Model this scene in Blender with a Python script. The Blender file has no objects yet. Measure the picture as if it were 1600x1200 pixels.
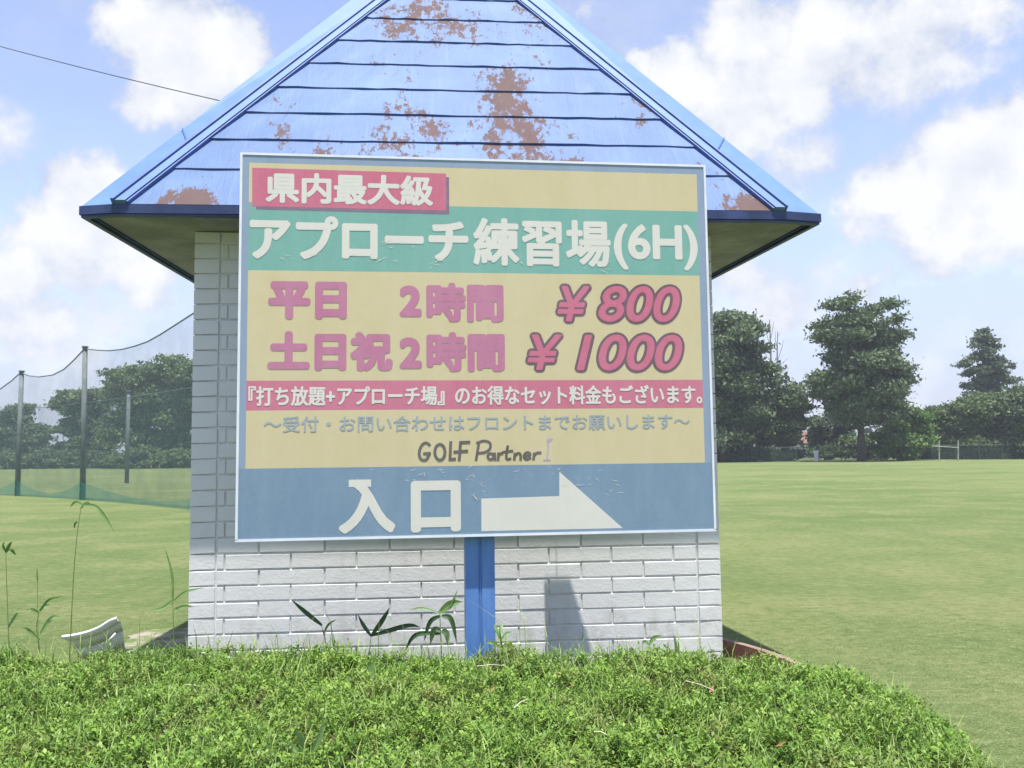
import bpy, bmesh, math, random
import numpy as np
from mathutils import Vector, Matrix

random.seed(7)
rng = np.random.default_rng(11)
scene = bpy.context.scene
COL = scene.collection

# ------------------------------------------------------------------ camera
FPX, PITCH, ROLL, EYE = 1353.28, 0.0789, -0.0116, 1.35
Fw = Vector((0, math.cos(PITCH), math.sin(PITCH)))
R0 = Vector((1, 0, 0)); U0 = R0.cross(Fw)
Rr = math.cos(ROLL) * R0 + math.sin(ROLL) * U0
Ur = -math.sin(ROLL) * R0 + math.cos(ROLL) * U0
cam_d = bpy.data.cameras.new('camera'); cam = bpy.data.objects.new('camera', cam_d)
COL.objects.link(cam)
cam_d.sensor_width = 36.0; cam_d.lens = FPX / 1600 * 36
cam_d.clip_start = 0.05; cam_d.clip_end = 8000
cam.matrix_world = Matrix((Rr.to_4d(), Ur.to_4d(), (-Fw).to_4d(), (0, 0, 0, 1))).transposed()
cam.matrix_world.translation = Vector((0, 0, EYE))
M = Matrix.Identity(4)
for i, v in enumerate((Rr, Ur, -Fw)):
    for j in range(3): M[j][i] = v[j]
M[2][3] = EYE
cam.matrix_world = M
scene.camera = cam

def ray(px, py):
    return Fw + Rr * ((px - 800) / FPX) + Ur * ((600 - py) / FPX)
def at(px, py, Y):                      # the point seen at a pixel, on the vertical plane y = Y
    d = ray(px, py); t = Y / d.y
    return Vector((0, 0, EYE)) + d * t
def onz(px, py, z):                     # the point seen at a pixel, at height z
    d = ray(px, py); t = (z - EYE) / d.z
    return Vector((0, 0, EYE)) + d * t

# ------------------------------------------------------------------ exposure, sun, sky
vs = scene.view_settings
vs.view_transform = 'Standard'; vs.look = 'None'; vs.gamma = 1.0; vs.use_curve_mapping = False
vs.exposure = 1.03
scene.cycles.max_bounces = 8; scene.cycles.transparent_max_bounces = 16
SUN_EL, SUN_AZ = math.radians(77.3), math.radians(-14)    # near its noon height, behind the camera
SUN_V = Vector((-math.sin(SUN_AZ) * math.cos(SUN_EL), -math.cos(SUN_AZ) * math.cos(SUN_EL), math.sin(SUN_EL)))
sd = bpy.data.lights.new('sun', 'SUN'); sd.energy = 4.2; sd.angle = math.radians(0.7); sd.color = (1, 0.965, 0.91)
so = bpy.data.objects.new('sun', sd); COL.objects.link(so)
so.rotation_euler = SUN_V.to_track_quat('Z', 'Y').to_euler()

world = bpy.data.worlds.new('World'); scene.world = world; world.use_nodes = True
nt = world.node_tree; nt.nodes.clear()
def N(t, **kw):
    n = nt.nodes.new(t)
    for k, v in kw.items(): setattr(n, k, v)
    return n
def mth(op, a, b=None, c=None, clamp=False):
    n = N('ShaderNodeMath', operation=op, use_clamp=clamp)
    for i, x in enumerate((a, b, c)):
        if x is None: continue
        if isinstance(x, (int, float)): n.inputs[i].default_value = x
        else: nt.links.new(x, n.inputs[i])
    return n.outputs[0]
sky = N('ShaderNodeTexSky', sky_type='NISHITA'); sky.sun_disc = False
sky.sun_elevation = SUN_EL; sky.sun_rotation = math.atan2(SUN_V.x, SUN_V.y); sky.altitude = 30
sky.air_density = 1.0; sky.dust_density = 0.6; sky.ozone_density = 1.0
tc = N('ShaderNodeTexCoord')
DIR = tc.outputs['Generated']
def noise(scale, detail, rough, vec, dist=0.0):
    n = N('ShaderNodeTexNoise'); n.inputs['Scale'].default_value = scale
    n.inputs['Detail'].default_value = detail; n.inputs['Roughness'].default_value = rough
    n.inputs['Distortion'].default_value = dist
    nt.links.new(vec, n.inputs['Vector']); return n
# cumulus clouds: clumps of the sky around given directions, their edges broken by noise
CLOUDS = [  # px, py, radius px, weight
 (290, 95, 105, 1.25), (225, 60, 85, 1.0), (350, 90, 75, 1.2), (260, 140, 90, 0.95), (215, 20, 60, .8), (190,140,60,.6),
 (120, 300, 75, 1.15), (65, 350, 60, 0.9), (150, 370, 110, 1.05), (40, 425, 80, 1.0), (230, 420, 80, .85),
 (75, 520, 110, .8), (170, 480, 90, .6), (150,290,40,1.1),
 (1180, 60, 110, 1.0), (1290, 40, 120, .95), (1060, 140, 75, 1.05), (1150, 170, 115, .95), (1240, 125, 90, 1.05), (1420, 70, 140, .75),
 (1560, 20, 100, .7), (1010, 110, 40, .9), (1350,100,90,.7),
 (1510, 275, 110, 1.2), (1590, 215, 85, 1.3), (1400, 300, 80, 1.1), (1460, 340, 110, 1.1), (1600, 310, 130, 1.1), (1360, 330, 60, 1.0),
 (1230, 470, 130, .72), (1150, 420, 110, .75), (1360, 450, 60, .6), (1250, 260, 120, .62),
 (470, 330, 90, .6), (600, 60, 140, .5), (900, 20, 90, .5),
 (-150, 250, 160, 1.0), (-350, 100, 200, .9), (1800, 260, 190, 1.1), (1950, 80, 220, .9), (800, -300, 200, .9), (300, -350, 220, .9), (1300, -250, 200, .9)]
warp = noise(9.0, 5, .6, DIR)
wv = N('ShaderNodeVectorMath', operation='SUBTRACT'); nt.links.new(warp.outputs['Color'], wv.inputs[0]); wv.inputs[1].default_value = (.5, .5, .5)
ws = N('ShaderNodeVectorMath', operation='SCALE'); nt.links.new(wv.outputs[0], ws.inputs[0]); ws.inputs['Scale'].default_value = 0.10
wd = N('ShaderNodeVectorMath', operation='ADD'); nt.links.new(DIR, wd.inputs[0]); nt.links.new(ws.outputs[0], wd.inputs[1])
WD = wd.outputs[0]
acc = None; top = None
for (cx, cy, cr, cw) in CLOUDS:
    c = ray(cx, cy).normalized()
    dn = N('ShaderNodeVectorMath', operation='DISTANCE'); nt.links.new(WD, dn.inputs[0]); dn.inputs[1].default_value = c
    r_ = cr / FPX * 1.25
    v = mth('MULTIPLY', mth('SUBTRACT', 1.0, mth('DIVIDE', dn.outputs['Value'], r_), clamp=True), cw)
    acc = v if acc is None else mth('SMOOTH_MAX', acc, v, 0.12)
fb = noise(15.0, 9, .66, DIR)
fb2 = noise(5.0, 6, .6, DIR)
dens = mth('ADD', acc, mth('MULTIPLY', mth('SUBTRACT', fb.outputs['Fac'], .5), 0.66))
mr = N('ShaderNodeMapRange', interpolation_type='SMOOTHSTEP'); nt.links.new(dens, mr.inputs['Value'])
mr.inputs['From Min'].default_value = 0.24; mr.inputs['From Max'].default_value = 0.58
veil = N('ShaderNodeMapRange', interpolation_type='SMOOTHSTEP'); nt.links.new(fb2.outputs['Fac'], veil.inputs['Value'])
veil.inputs['From Min'].default_value = .38; veil.inputs['From Max'].default_value = .75
veil.inputs['To Max'].default_value = 0.55; veil.inputs['To Min'].default_value = 0.08
dz = N('ShaderNodeSeparateXYZ'); nt.links.new(DIR, dz.inputs[0])
low = N('ShaderNodeMapRange', interpolation_type='SMOOTHSTEP'); nt.links.new(dz.outputs['Z'], low.inputs['Value'])
low.inputs['From Min'].default_value = 0.02; low.inputs['From Max'].default_value = 0.36; low.inputs['To Min'].default_value = .90; low.inputs['To Max'].default_value = 0.0
mask = mth('MAXIMUM', mr.outputs[0], mth('MAXIMUM', veil.outputs[0], low.outputs[0]))
# thicker cloud cores are brighter, thin parts and undersides greyer
core = N('ShaderNodeMapRange', interpolation_type='SMOOTHSTEP'); nt.links.new(dens, core.inputs['Value'])
core.inputs['From Min'].default_value = 0.24; core.inputs['From Max'].default_value = 0.80
under = noise(7.0, 4, .5, DIR)
upv = N('ShaderNodeVectorMath', operation='ADD'); nt.links.new(DIR, upv.inputs[0]); upv.inputs[1].default_value = (-.012, 0, .036)
fbU = noise(15.0, 5, .6, upv.outputs[0]); fbL = noise(15.0, 5, .6, DIR)
relief = mth('MULTIPLY', mth('SUBTRACT', fbL.outputs['Fac'], fbU.outputs['Fac']), 1.3)
cshade = mth('ADD', mth('MULTIPLY', core.outputs[0], mth('ADD', .42, mth('MULTIPLY', under.outputs['Fac'], 1.0))), relief, clamp=True)
ccol = N('ShaderNodeMix', data_type='RGBA'); nt.links.new(cshade, ccol.inputs['Factor'])
ccol.inputs['A'].default_value = (2.85, 3.20, 4.05, 1); ccol.inputs['B'].default_value = (4.9, 4.95, 5.05, 1)
skm = N('ShaderNodeMix', data_type='RGBA'); skm.blend_type = 'MULTIPLY'; skm.inputs['Factor'].default_value = 1
nt.links.new(sky.outputs[0], skm.inputs['A']); skm.inputs['B'].default_value = (1.45, 1.28, 1.36, 1)
fin = N('ShaderNodeMix', data_type='RGBA'); nt.links.new(mask, fin.inputs['Factor'])
nt.links.new(skm.outputs['Result'], fin.inputs['A']); nt.links.new(ccol.outputs['Result'], fin.inputs['B'])
bg = N('ShaderNodeBackground'); bg.inputs['Strength'].default_value = 0.10
nt.links.new(fin.outputs['Result'], bg.inputs['Color'])
ow = N('ShaderNodeOutputWorld'); nt.links.new(bg.outputs[0], ow.inputs['Surface'])

# ------------------------------------------------------------------ helpers
def tag(o, label=None, cat=None, group=None, kind=None):
    if label: o['label'] = label
    if cat: o['category'] = cat
    if group: o['group'] = group
    if kind: o['kind'] = kind
    return o
def empty(name, loc=(0, 0, 0), rz=0.0):
    o = bpy.data.objects.new(name, None); COL.objects.link(o)
    o.location = loc; o.rotation_euler = (0, 0, rz); o.empty_display_size = .2
    return o
def link(name, me, mats, parent=None):
    o = bpy.data.objects.new(name, me); COL.objects.link(o)
    for m in (mats if isinstance(mats, (list, tuple)) else [mats]): me.materials.append(getattr(m, "m", m))
    if parent: o.parent = parent
    return o
class MB:                                   # collects verts and faces for ONE mesh
    def __init__(s): s.v = []; s.f = []; s.m = []
    def face(s, pts, mi=0):
        b = len(s.v); s.v += [tuple(p) for p in pts]; s.f.append(tuple(range(b, b + len(pts)))); s.m.append(mi)
    def box(s, a, b, mi=0):
        x0, y0, z0 = a; x1, y1, z1 = b
        P = [(x0,y0,z0),(x1,y0,z0),(x1,y1,z0),(x0,y1,z0),(x0,y0,z1),(x1,y0,z1),(x1,y1,z1),(x0,y1,z1)]
        s.hexa(P, mi)
    def hexa(s, P, mi=0):
        b = len(s.v); s.v += [tuple(p) for p in P]
        for q in ((3,2,1,0),(4,5,6,7),(0,1,5,4),(1,2,6,5),(2,3,7,6),(3,0,4,7)):
            s.f.append(tuple(b + i for i in q)); s.m.append(mi)
    def tube(s, pts, radii, n=8, mi=0, cap=True):
        pts = [Vector(p) for p in pts]
        if not isinstance(radii, (list, tuple)): radii = [radii] * len(pts)
        rings = []; ref = Vector((0.31, 0.17, 0.93))
        for i, p in enumerate(pts):
            d = (pts[min(i + 1, len(pts) - 1)] - pts[max(i - 1, 0)]).normalized()
            a = d.cross(ref)
            if a.length < .05: a = d.cross(Vector((1, 0, 0)))
            a.normalize(); c = d.cross(a); b = len(s.v)
            for k in range(n):
                t = 2 * math.pi * k / n
                s.v.append(tuple(p + (a * math.cos(t) + c * math.sin(t)) * radii[i]))
            rings.append(b)
        for i in range(len(rings) - 1):
            for k in range(n):
                s.f.append((rings[i] + k, rings[i] + (k + 1) % n, rings[i+1] + (k + 1) % n, rings[i+1] + k)); s.m.append(mi)
        if cap:
            s.f.append(tuple(rings[0] + k for k in reversed(range(n)))); s.m.append(mi)
            s.f.append(tuple(rings[-1] + k for k in range(n))); s.m.append(mi)
    def build(s, name, mats, parent=None, smooth=False):
        me = bpy.data.meshes.new(name); me.from_pydata(s.v, [], s.f)
        if any(s.m): me.polygons.foreach_set('material_index', s.m)
        if smooth: me.polygons.foreach_set('use_smooth', [True] * len(s.f))
        me.update(); return link(name, me, mats, parent)
def np_mesh(name, V, nper, mats, parent=None, rnd=None):    # V: (faces*nper, 3), each nper verts make a face
    me = bpy.data.meshes.new(name); nv = len(V); nf = nv // nper
    me.vertices.add(nv); me.vertices.foreach_set('co', np.ascontiguousarray(V, np.float32).ravel())
    me.loops.add(nv); me.loops.foreach_set('vertex_index', np.arange(nv, dtype=np.int32))
    me.polygons.add(nf); me.polygons.foreach_set('loop_start', np.arange(0, nv, nper, dtype=np.int32))
    me.polygons.foreach_set('loop_total', np.full(nf, nper, np.int32))
    me.update(calc_edges=True)
    if rnd is not None:
        at_ = me.attributes.new('rnd', 'FLOAT', 'POINT'); at_.data.foreach_set('value', np.repeat(rnd, nper).astype(np.float32))
    return link(name, me, mats, parent)

class Mat:
    def __init__(s, name, rough=.6, spec=.3):
        s.m = bpy.data.materials.new(name); s.m.use_nodes = True; s.t = s.m.node_tree
        s.b = s.t.nodes['Principled BSDF']; s.out = s.t.nodes['Material Output']
        s.b.inputs['Roughness'].default_value = rough; s.b.inputs['Specular IOR Level'].default_value = spec
        s.co = s.t.nodes.new('ShaderNodeTexCoord').outputs['Object']
    def new(s, t, **kw):
        n = s.t.nodes.new(t)
        for k, v in kw.items(): setattr(n, k, v)
        return n
    def noise(s, scale, detail=4, rough=.55, stretch=None, off=(0, 0, 0)):
        n = s.new('ShaderNodeTexNoise'); n.inputs['Scale'].default_value = scale; n.inputs['Detail'].default_value = detail
        n.inputs['Roughness'].default_value = rough
        mp = s.new('ShaderNodeMapping'); s.t.links.new(s.co, mp.inputs['Vector'])
        mp.inputs['Scale'].default_value = stretch or (1, 1, 1); mp.inputs['Location'].default_value = off
        s.t.links.new(mp.outputs[0], n.inputs['Vector']); return n.outputs['Fac']
    def rng(s, v, a, b, c=0., d=1., smooth=True):
        n = s.new('ShaderNodeMapRange'); n.interpolation_type = 'SMOOTHSTEP' if smooth else 'LINEAR'
        s.t.links.new(v, n.inputs['Value'])
        for k, x in zip(('From Min', 'From Max', 'To Min', 'To Max'), (a, b, c, d)): n.inputs[k].default_value = x
        return n.outputs[0]
    def mix(s, f, a, b):
        n = s.new('ShaderNodeMix', data_type='RGBA')
        for k, x in (('Factor', f), ('A', a), ('B', b)):
            if isinstance(x, tuple): n.inputs[k].default_value = (*x, 1) if len(x) == 3 else x
            elif isinstance(x, (int, float)): n.inputs[k].default_value = x
            else: s.t.links.new(x, n.inputs[k])
        return n.outputs['Result']
    def op(s, o, a, b):
        n = s.new('ShaderNodeMath', operation=o)
        for i, x in enumerate((a, b)):
            if isinstance(x, (int, float)): n.inputs[i].default_value = x
            else: s.t.links.new(x, n.inputs[i])
        return n.outputs[0]
    def attr(s, name='rnd'):
        n = s.new('ShaderNodeAttribute', attribute_name=name); return n.outputs['Fac']
    def base(s, c):
        if isinstance(c, tuple): s.b.inputs['Base Color'].default_value = (*c, 1)
        else: s.t.links.new(c, s.b.inputs['Base Color'])
        s.col = c; return s
    def bump(s, h, strength=.3, dist=.01):
        n = s.new('ShaderNodeBump'); n.inputs['Strength'].default_value = strength; n.inputs['Distance'].default_value = dist
        s.t.links.new(h, n.inputs['Height']); s.t.links.new(n.outputs[0], s.b.inputs['Normal']); return s
    def translucent(s, f=.3):
        tr = s.new('ShaderNodeBsdfTranslucent'); mx = s.new('ShaderNodeMixShader'); mx.inputs[0].default_value = f
        if isinstance(s.col, tuple): tr.inputs['Color'].default_value = (*s.col, 1)
        else: s.t.links.new(s.col, tr.inputs['Color'])
        s.t.links.new(s.b.outputs[0], mx.inputs[1]); s.t.links.new(tr.outputs[0], mx.inputs[2])
        s.t.links.new(mx.outputs[0], s.out.inputs['Surface']); return s
    def seethrough(s, f):
        tr = s.new('ShaderNodeBsdfTransparent'); mx = s.new('ShaderNodeMixShader')
        if isinstance(f, (int, float)): mx.inputs[0].default_value = f
        else: s.t.links.new(f, mx.inputs[0])
        s.t.links.new(s.b.outputs[0], mx.inputs[1]); s.t.links.new(tr.outputs[0], mx.inputs[2])
        s.t.links.new(mx.outputs[0], s.out.inputs['Surface']); return s
def varied(name, c, amt=.12, scale=3., rough=.6, spec=.3, bump=0.):
    m = Mat(name, rough, spec); n = m.noise(scale, 6, .6)
    lo = tuple(x * (1 - amt) for x in c); hi = tuple(min(1, x * (1 + amt)) for x in c)
    m.base(m.mix(m.rng(n, .3, .7), lo, hi))
    if bump: m.bump(m.noise(scale * 25, 4), bump, .004)
    return m.m

# ------------------------------------------------------------------ ground
def lawn_colour(m, k=1.0):
    S = lambda *c: tuple(x*k for x in c)
    big = m.noise(.11, 5, .62, (.6, 1, 1)); mid = m.noise(.75, 6, .70, (.8, .85, 1), (4, 1, 0)); fine = m.noise(5.5, 5, .7, (.8, 1, 1)); tiny = m.noise(38, 3, .7); grit = m.noise(13, 6, .75, (.7, 1, 1), (2, 8, 0)); worn = m.noise(.9, 6, .7, (.5, 1.2, 1), (9, 3, 0))
    c = m.mix(m.rng(big, .38, .62), S(.098, .148, .046), S(.172, .200, .076))
    c = m.mix(m.rng(mid, .46, .64, 0, .65), c, S(.215, .222, .098)); c = m.mix(m.rng(mid, .46, .34, 0, .7), c, S(.088, .135, .042))
    c = m.mix(m.rng(fine, .45, .75, 0, .55), c, S(.105, .150, .045))
    c = m.mix(m.rng(worn, .64, .76, 0, .75), c, S(.255, .235, .145))
    c = m.mix(m.rng(grit, .52, .64, 0, .6), c, S(.235, .245, .115)); c = m.mix(m.rng(grit, .50, .36, 0, .65), c, S(.070, .108, .030))
    grain = m.noise(75, 4, .8, (.8, 1, 1), (1, 1, 4)); c = m.mix(m.rng(grain, .53, .66, 0, .55), c, S(.25, .27, .13)); c = m.mix(m.rng(grain, .47, .34, 0, .6), c, S(.060, .095, .028))
    c = m.mix(m.rng(tiny, .40, .75, 0, .35), c, S(.095, .125, .045))
    return c
mg = Mat('lawn_turf', .9, .1); mg.base(lawn_colour(mg)); mg.bump(mg.op('ADD', mg.noise(45, 4, .75), mg.op('MULTIPLY', mg.noise(9, 5, .7), 1.5)), .8, .025)
g = MB(); nx = 40
xs = [-3000, -800, -300, -150] + list(np.linspace(-90, 90, nx)) + [150, 300, 800, 3000]
ys = [-60, -20, -5] + list(np.linspace(0, 130, nx)) + [180, 300, 800, 4000]
V = [(x, y, 0) for y in ys for x in xs]
g.v = V; W_ = len(xs)
for j in range(len(ys) - 1):
    for i in range(W_ - 1):
        g.f.append((j*W_+i, j*W_+i+1, (j+1)*W_+i+1, (j+1)*W_+i)); g.m.append(0)
tag(g.build('lawn', mg.m), kind='structure')

# short grass blades near the camera
def lawn_blades(regions):
    out = []; rn = []
    for (x0, x1, y0, y1, n) in regions:
        u = rng.random(n); y = y0 + (y1 - y0) * (1 - (1 - u) ** .62); x = rng.uniform(x0, x1, n)
        x = x * np.where(abs(x0) < abs(x1), 1, 1)
        a = rng.uniform(0, 2*np.pi, n); h = rng.uniform(.0015, .0055, n); w = rng.uniform(.0018, .0034, n)
        lean = rng.uniform(.012, .034, n); la = rng.uniform(0, 2*np.pi, n)
        b = np.stack([x, y, np.zeros(n)], -1); t = np.stack([np.cos(a), np.sin(a), np.zeros(n)], -1) * w[:, None]
        tip = b + np.stack([np.cos(la) * lean, np.sin(la) * lean, h], -1)
        out.append(np.stack([b - t, b + t, tip], 1).reshape(-1, 3)); rn.append(rng.random(n))
    return np.concatenate(out), np.concatenate(rn)
mb_ = Mat('lawn_blade', .7, .2)
r_ = mb_.attr(); c_ = mb_.mix(mb_.rng(r_, 0, 1, 0, .55, False), lawn_colour(mb_, 1.25), (.25, .28, .125))
mb_.base(c_).translucent(.08)
lv, lr = lawn_blades([(1.1, 4.0, 3.0, 7.5, 42000), (-5.0, -1.7, 5.0, 8.5, 30000)])
tag(np_mesh('lawn_grass', lv, 3, mb_.m, rnd=lr), 'short pale green grass blades of the mown lawn', 'grass', kind='stuff')

def irregular_sheet(name, pts, z, mat):
    P = []
    for i in range(len(pts)):
        a = Vector(pts[i]); b = Vector(pts[(i+1) % len(pts)])
        for k in range(14):
            q = a.lerp(b, k / 14); P.append((q.x + random.uniform(-.02, .02), q.y + random.uniform(-.03, .03), z))
    s = MB(); s.face(P); return tag(s.build(name, mat), kind='structure')
msl = Mat('bare_soil', .95, .1); msl.base(msl.mix(msl.rng(msl.noise(5, 6, .7), .40, .58), msl.mix(msl.noise(20), (.24, .21, .17), (.34, .30, .25)), lawn_colour(msl))); msl.bump(msl.noise(60, 4), .6, .01); msoil = msl.m
irregular_sheet('soil', [onz(x, y, 0).to_2d() for x, y in ((190, 1012), (205, 992), (240, 984), (300, 981), (420, 985), (420, 1030), (190, 1030))], .004, msoil)
# ------------------------------------------------------------------ brick hut
HUT_R = 0.0786; HUT_L = Vector((-1.9757, 5.3357, 0)); W = 3.3
hut = empty('brick_hut', HUT_L, HUT_R)
tag(hut, 'small square white painted brick hut with a rusty blue pyramid roof behind the sign', 'hut')
mw = Mat('white_painted_brick', .55, .35)
st = mw.noise(1.6, 6, .65, (1, 1, 1.6)); gr = mw.noise(14, 5, .65); sp = mw.noise(34, 3, .6)
cw = mw.mix(mw.rng(st, .45, .8, 0, .5), (.725, .715, .70), (.60, .59, .57))
cw = mw.mix(mw.rng(gr, .5, .85, 0, .35), cw, (.52, .52, .50))
cw = mw.mix(mw.rng(sp, .70, .80, 0, .55), cw, (.25, .25, .23))
sepw = mw.new('ShaderNodeSeparateXYZ'); mw.t.links.new(mw.co, sepw.inputs[0])
spl = mw.op('MULTIPLY', mw.rng(sepw.outputs['Z'], .18, .52, 1, 0), mw.rng(mw.noise(9, 5, .7, (1, 1, .6)), .42, .70))
cw = mw.mix(mw.op('MULTIPLY', spl, .55), cw, (.42, .38, .31))
run = mw.rng(mw.noise(7, 4, .6, (1, 1, .06), (3, 3, 0)), .58, .75, 0, .35); cw = mw.mix(run, cw, (.50, .50, .47))
mw.base(cw); mw.bump(mw.op('ADD', mw.noise(60, 5, .65), mw.op('MULTIPLY', mw.noise(16, 4, .7), 1.0)), .34, .006)
mjoint = varied('joint_paint', (.66, .655, .64), .15, 8, .8, .2, .3)
def brick_side(mb, length, flip):
    # bricks laid on a plane: s along, z up, out = -y in the local frame of that side; flip maps to the hut's frame
    PZ = .0963; z0 = -.018; HJ, VJ, D = .0036, .0026, .0095
    nrow = 29
    for r in range(nrow):
        za = z0 + r * PZ + HJ; zb = min(z0 + (r + 1) * PZ - HJ, 2.752)
        if zb - za < .02: continue
        js = [0.0, .158]
        s = (.415 if r % 2 == 0 else .21)
        while s < 3.10:
            if s - js[-1] > .03: js.append(s)
            s += .398
        js += [3.15, length]
        for i in range(len(js) - 1):
            a, b = js[i], js[i+1]
            a += VJ if i else 0; b -= VJ if i < len(js) - 2 else 0
            if js[i] in (.158, 3.15): a += .002
            jd = random.uniform(-.0022, .0022); jz = random.uniform(-.0014, .0014); bv = random.uniform(.003, .0065)
            F = [(a + bv, jd, za + bv + jz), (b - bv, jd, za + bv + jz), (b - bv, jd, zb - bv + jz), (a + bv, jd, zb - bv + jz)]
            K = [(a, D, za), (b, D, za), (b, D, zb), (a, D, zb)]
            if i == 0: F[0] = (0, 0, za + bv); F[3] = (0, 0, zb - bv); K[0] = (0, 0, za); K[3] = (0, 0, zb)
            if i == len(js) - 2: F[1] = (length, 0, za + bv); F[2] = (length, 0, zb - bv); K[1] = (length, 0, za); K[2] = (length, 0, zb)
            m_ = lambda p: flip(*p)
            mb.face([m_(p) for p in F])
            for k in range(4): mb.face([m_(K[k]), m_(K[(k+1) % 4]), m_(F[(k+1) % 4]), m_(F[k])])
wl = MB()
brick_side(wl, W, lambda s, d, z: (s, d, z))
brick_side(wl, W, lambda s, d, z: (W - d, s, z))
brick_side(wl, W, lambda s, d, z: (W - s, W - d, z))
brick_side(wl, W, lambda s, d, z: (d, W - s, z))
D = .0091
wl.box((D, D, -.05), (W - D, W - D, 2.752), 1)
wl.build('wall', [mw.m, mjoint], hut)

# eave outline (local), with the small angled faces at the corners
ZE = 2.797; AP = Vector((W/2, W/2, 5.702)); OV = .4336
Il = Vector((-.336, -OV, ZE)); Tl = Vector((-.535, -.385, ZE)); Ir = Vector((3.636, -OV, ZE)); Tr = Vector((3.868, -.385, ZE))
Bl = Vector((-.35, 3.72, ZE)); Br = Vector((3.54, 3.72, ZE))
ring = [Il, Ir, Tr, Br, Bl, Tl]
mroof = Mat('blue_roof_paint', .55, .22)
pn = mroof.noise(2.2, 6, .62); ps = mroof.noise(6, 6, .7, (1, 1, .35), (3, 1, 2)); px_ = mroof.noise(2.4, 3, .6, (1, .6, .6), (2.3, 0, 1.1))
streak = mroof.noise(26, 3, .6, (1, .05, .05)); patch = mroof.op('ADD', mroof.op('MULTIPLY', mroof.noise(8.5, 8, .78, (1, .6, .6), (5, 2, 8)), .45), mroof.op('MULTIPLY', mroof.noise(26, 7, .78, (1, .5, .5), (1, 2, 8)), .55))
cr = mroof.mix(mroof.rng(pn, .3, .7), (.085, .148, .285), (.105, .180, .330))
cr = mroof.mix(mroof.rng(streak, .48, .8, 0, .45), cr, (.150, .220, .345))
cr = mroof.mix(mroof.rng(pn, .5, .8, 0, .3), cr, (.165, .235, .355))
sep = mroof.new('ShaderNodeSeparateXYZ'); mroof.t.links.new(mroof.co, sep.inputs[0])
def bell(c, w):
    a = mroof.op('ABSOLUTE', mroof.op('SUBTRACT', sep.outputs['X'], c), 0); return mroof.rng(a, 0, w, 1, 0)
low = mroof.op('MULTIPLY', mroof.rng(sep.outputs['Z'], 2.80, 3.08, 1.5, 0), mroof.op('MAXIMUM', bell(.05, .55), bell(3.45, .40)))
where = mroof.op('MAXIMUM', mroof.op('MAXIMUM', bell(1.30, .75), mroof.op('MULTIPLY', bell(2.05, .7), 1.0)), mroof.op('MAXIMUM', mroof.op('MULTIPLY', low, 1.2), mroof.op('MULTIPLY', mroof.op('MAXIMUM', bell(.35, .7), bell(2.8, .5)), .62)))
rust_v = mroof.op('ADD', mroof.op('MULTIPLY', patch, .62), mroof.op('MULTIPLY', px_, .38))
rust_v = mroof.op('ADD', rust_v, mroof.op('MULTIPLY', mroof.op('MAXIMUM', where, .45), .105))
rust = mroof.rng(rust_v, .611, .627)
dots = mroof.rng(mroof.noise(30, 4, .7, (1, .45, .45), (1, 7, 3)), .69, .73, 0, .8)
cr = mroof.mix(dots, cr, (.10, .085, .12))
cr = mroof.mix(mroof.rng(mroof.noise(55, 2, .6, (1, .03, .03), (2, 2, 2)), .66, .74, 0, .35), cr, (.06, .085, .19))
cr = mroof.mix(rust, cr, mroof.mix(ps, (.105, .066, .062), (.155, .112, .105)))
mroof.base(cr); rr = mroof.rng(rust, 0, 1, .55, .95); mroof.t.links.new(rr, mroof.b.inputs['Roughness'])
mroof.bump(mroof.op('ADD', mroof.noise(90, 3, .6, (1, .1, .1)), mroof.op('MULTIPLY', patch, 1.0)), .25, .006)
mtrim = varied('blue_trim_paint', (.115, .205, .355), .08, 5, .5, .25)
mseam = varied('dark_blue_paint', (.075, .130, .34), .2, 8, .45, .4)
mfascia = varied('navy_fascia_paint', (.034, .052, .135), .3, 6, .5, .4)
roof = MB()
up_v = Vector((0, AP.y + OV, AP.z - ZE)).normalized(); nrm = Vector((0, -up_v.z, up_v.y))
Zc = [2.797, 3.074, 3.325, 3.576, 3.826, 4.085, 4.346, 4.620, 4.888, 5.15, 5.42, 5.69]
def fp(xf, z):          # point on the front plane at fraction xf between the two hips
    t = (z - ZE) / (AP.z - ZE); a = Il.lerp(AP, t); b = Ir.lerp(AP, t); return a.lerp(b, xf)
NS = 24
for i in range(len(Zc) - 1):
    lift = [.013 + random.uniform(-.003, .003) for _ in range(NS + 1)]
    wob = [random.uniform(-.004, .004) for _ in range(NS + 1)]
    if i == 0: lift = [.006] * (NS + 1); wob = [0.0] * (NS + 1)
    for k in range(NS):
        f0, f1 = k / NS, (k + 1) / NS
        a = fp(f0, Zc[i] + wob[k]) + nrm * lift[k]; b = fp(f1, Zc[i] + wob[k+1]) + nrm * lift[k+1]
        c = fp(f1, Zc[i+1] + .012) + nrm * .001; d = fp(f0, Zc[i+1] + .012) + nrm * .001
        roof.face([a, b, c, d])
        if i: roof.face([fp(f0, Zc[i] + wob[k]) - nrm * .004, fp(f1, Zc[i] + wob[k+1]) - nrm * .004, b, a], 1)
roof.face([Il - nrm*.02 + Vector((0,.012,0)), Ir - nrm*.02 + Vector((0,.012,0)), AP - nrm*.02])
Il2, Ir2 = Il.lerp(AP, .93), Ir.lerp(AP, .93); Tl2, Tr2 = Il2 + Vector((-.235, .0, 0)), Ir2 + Vector((.235, .0, 0))
AF = AP - nrm*.012
Sl, Sr = (Il.lerp(Il2, .172), Tl.lerp(Tl2, .235)), (Ir.lerp(Ir2, .172), Tr.lerp(Tr2, .235))
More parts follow.
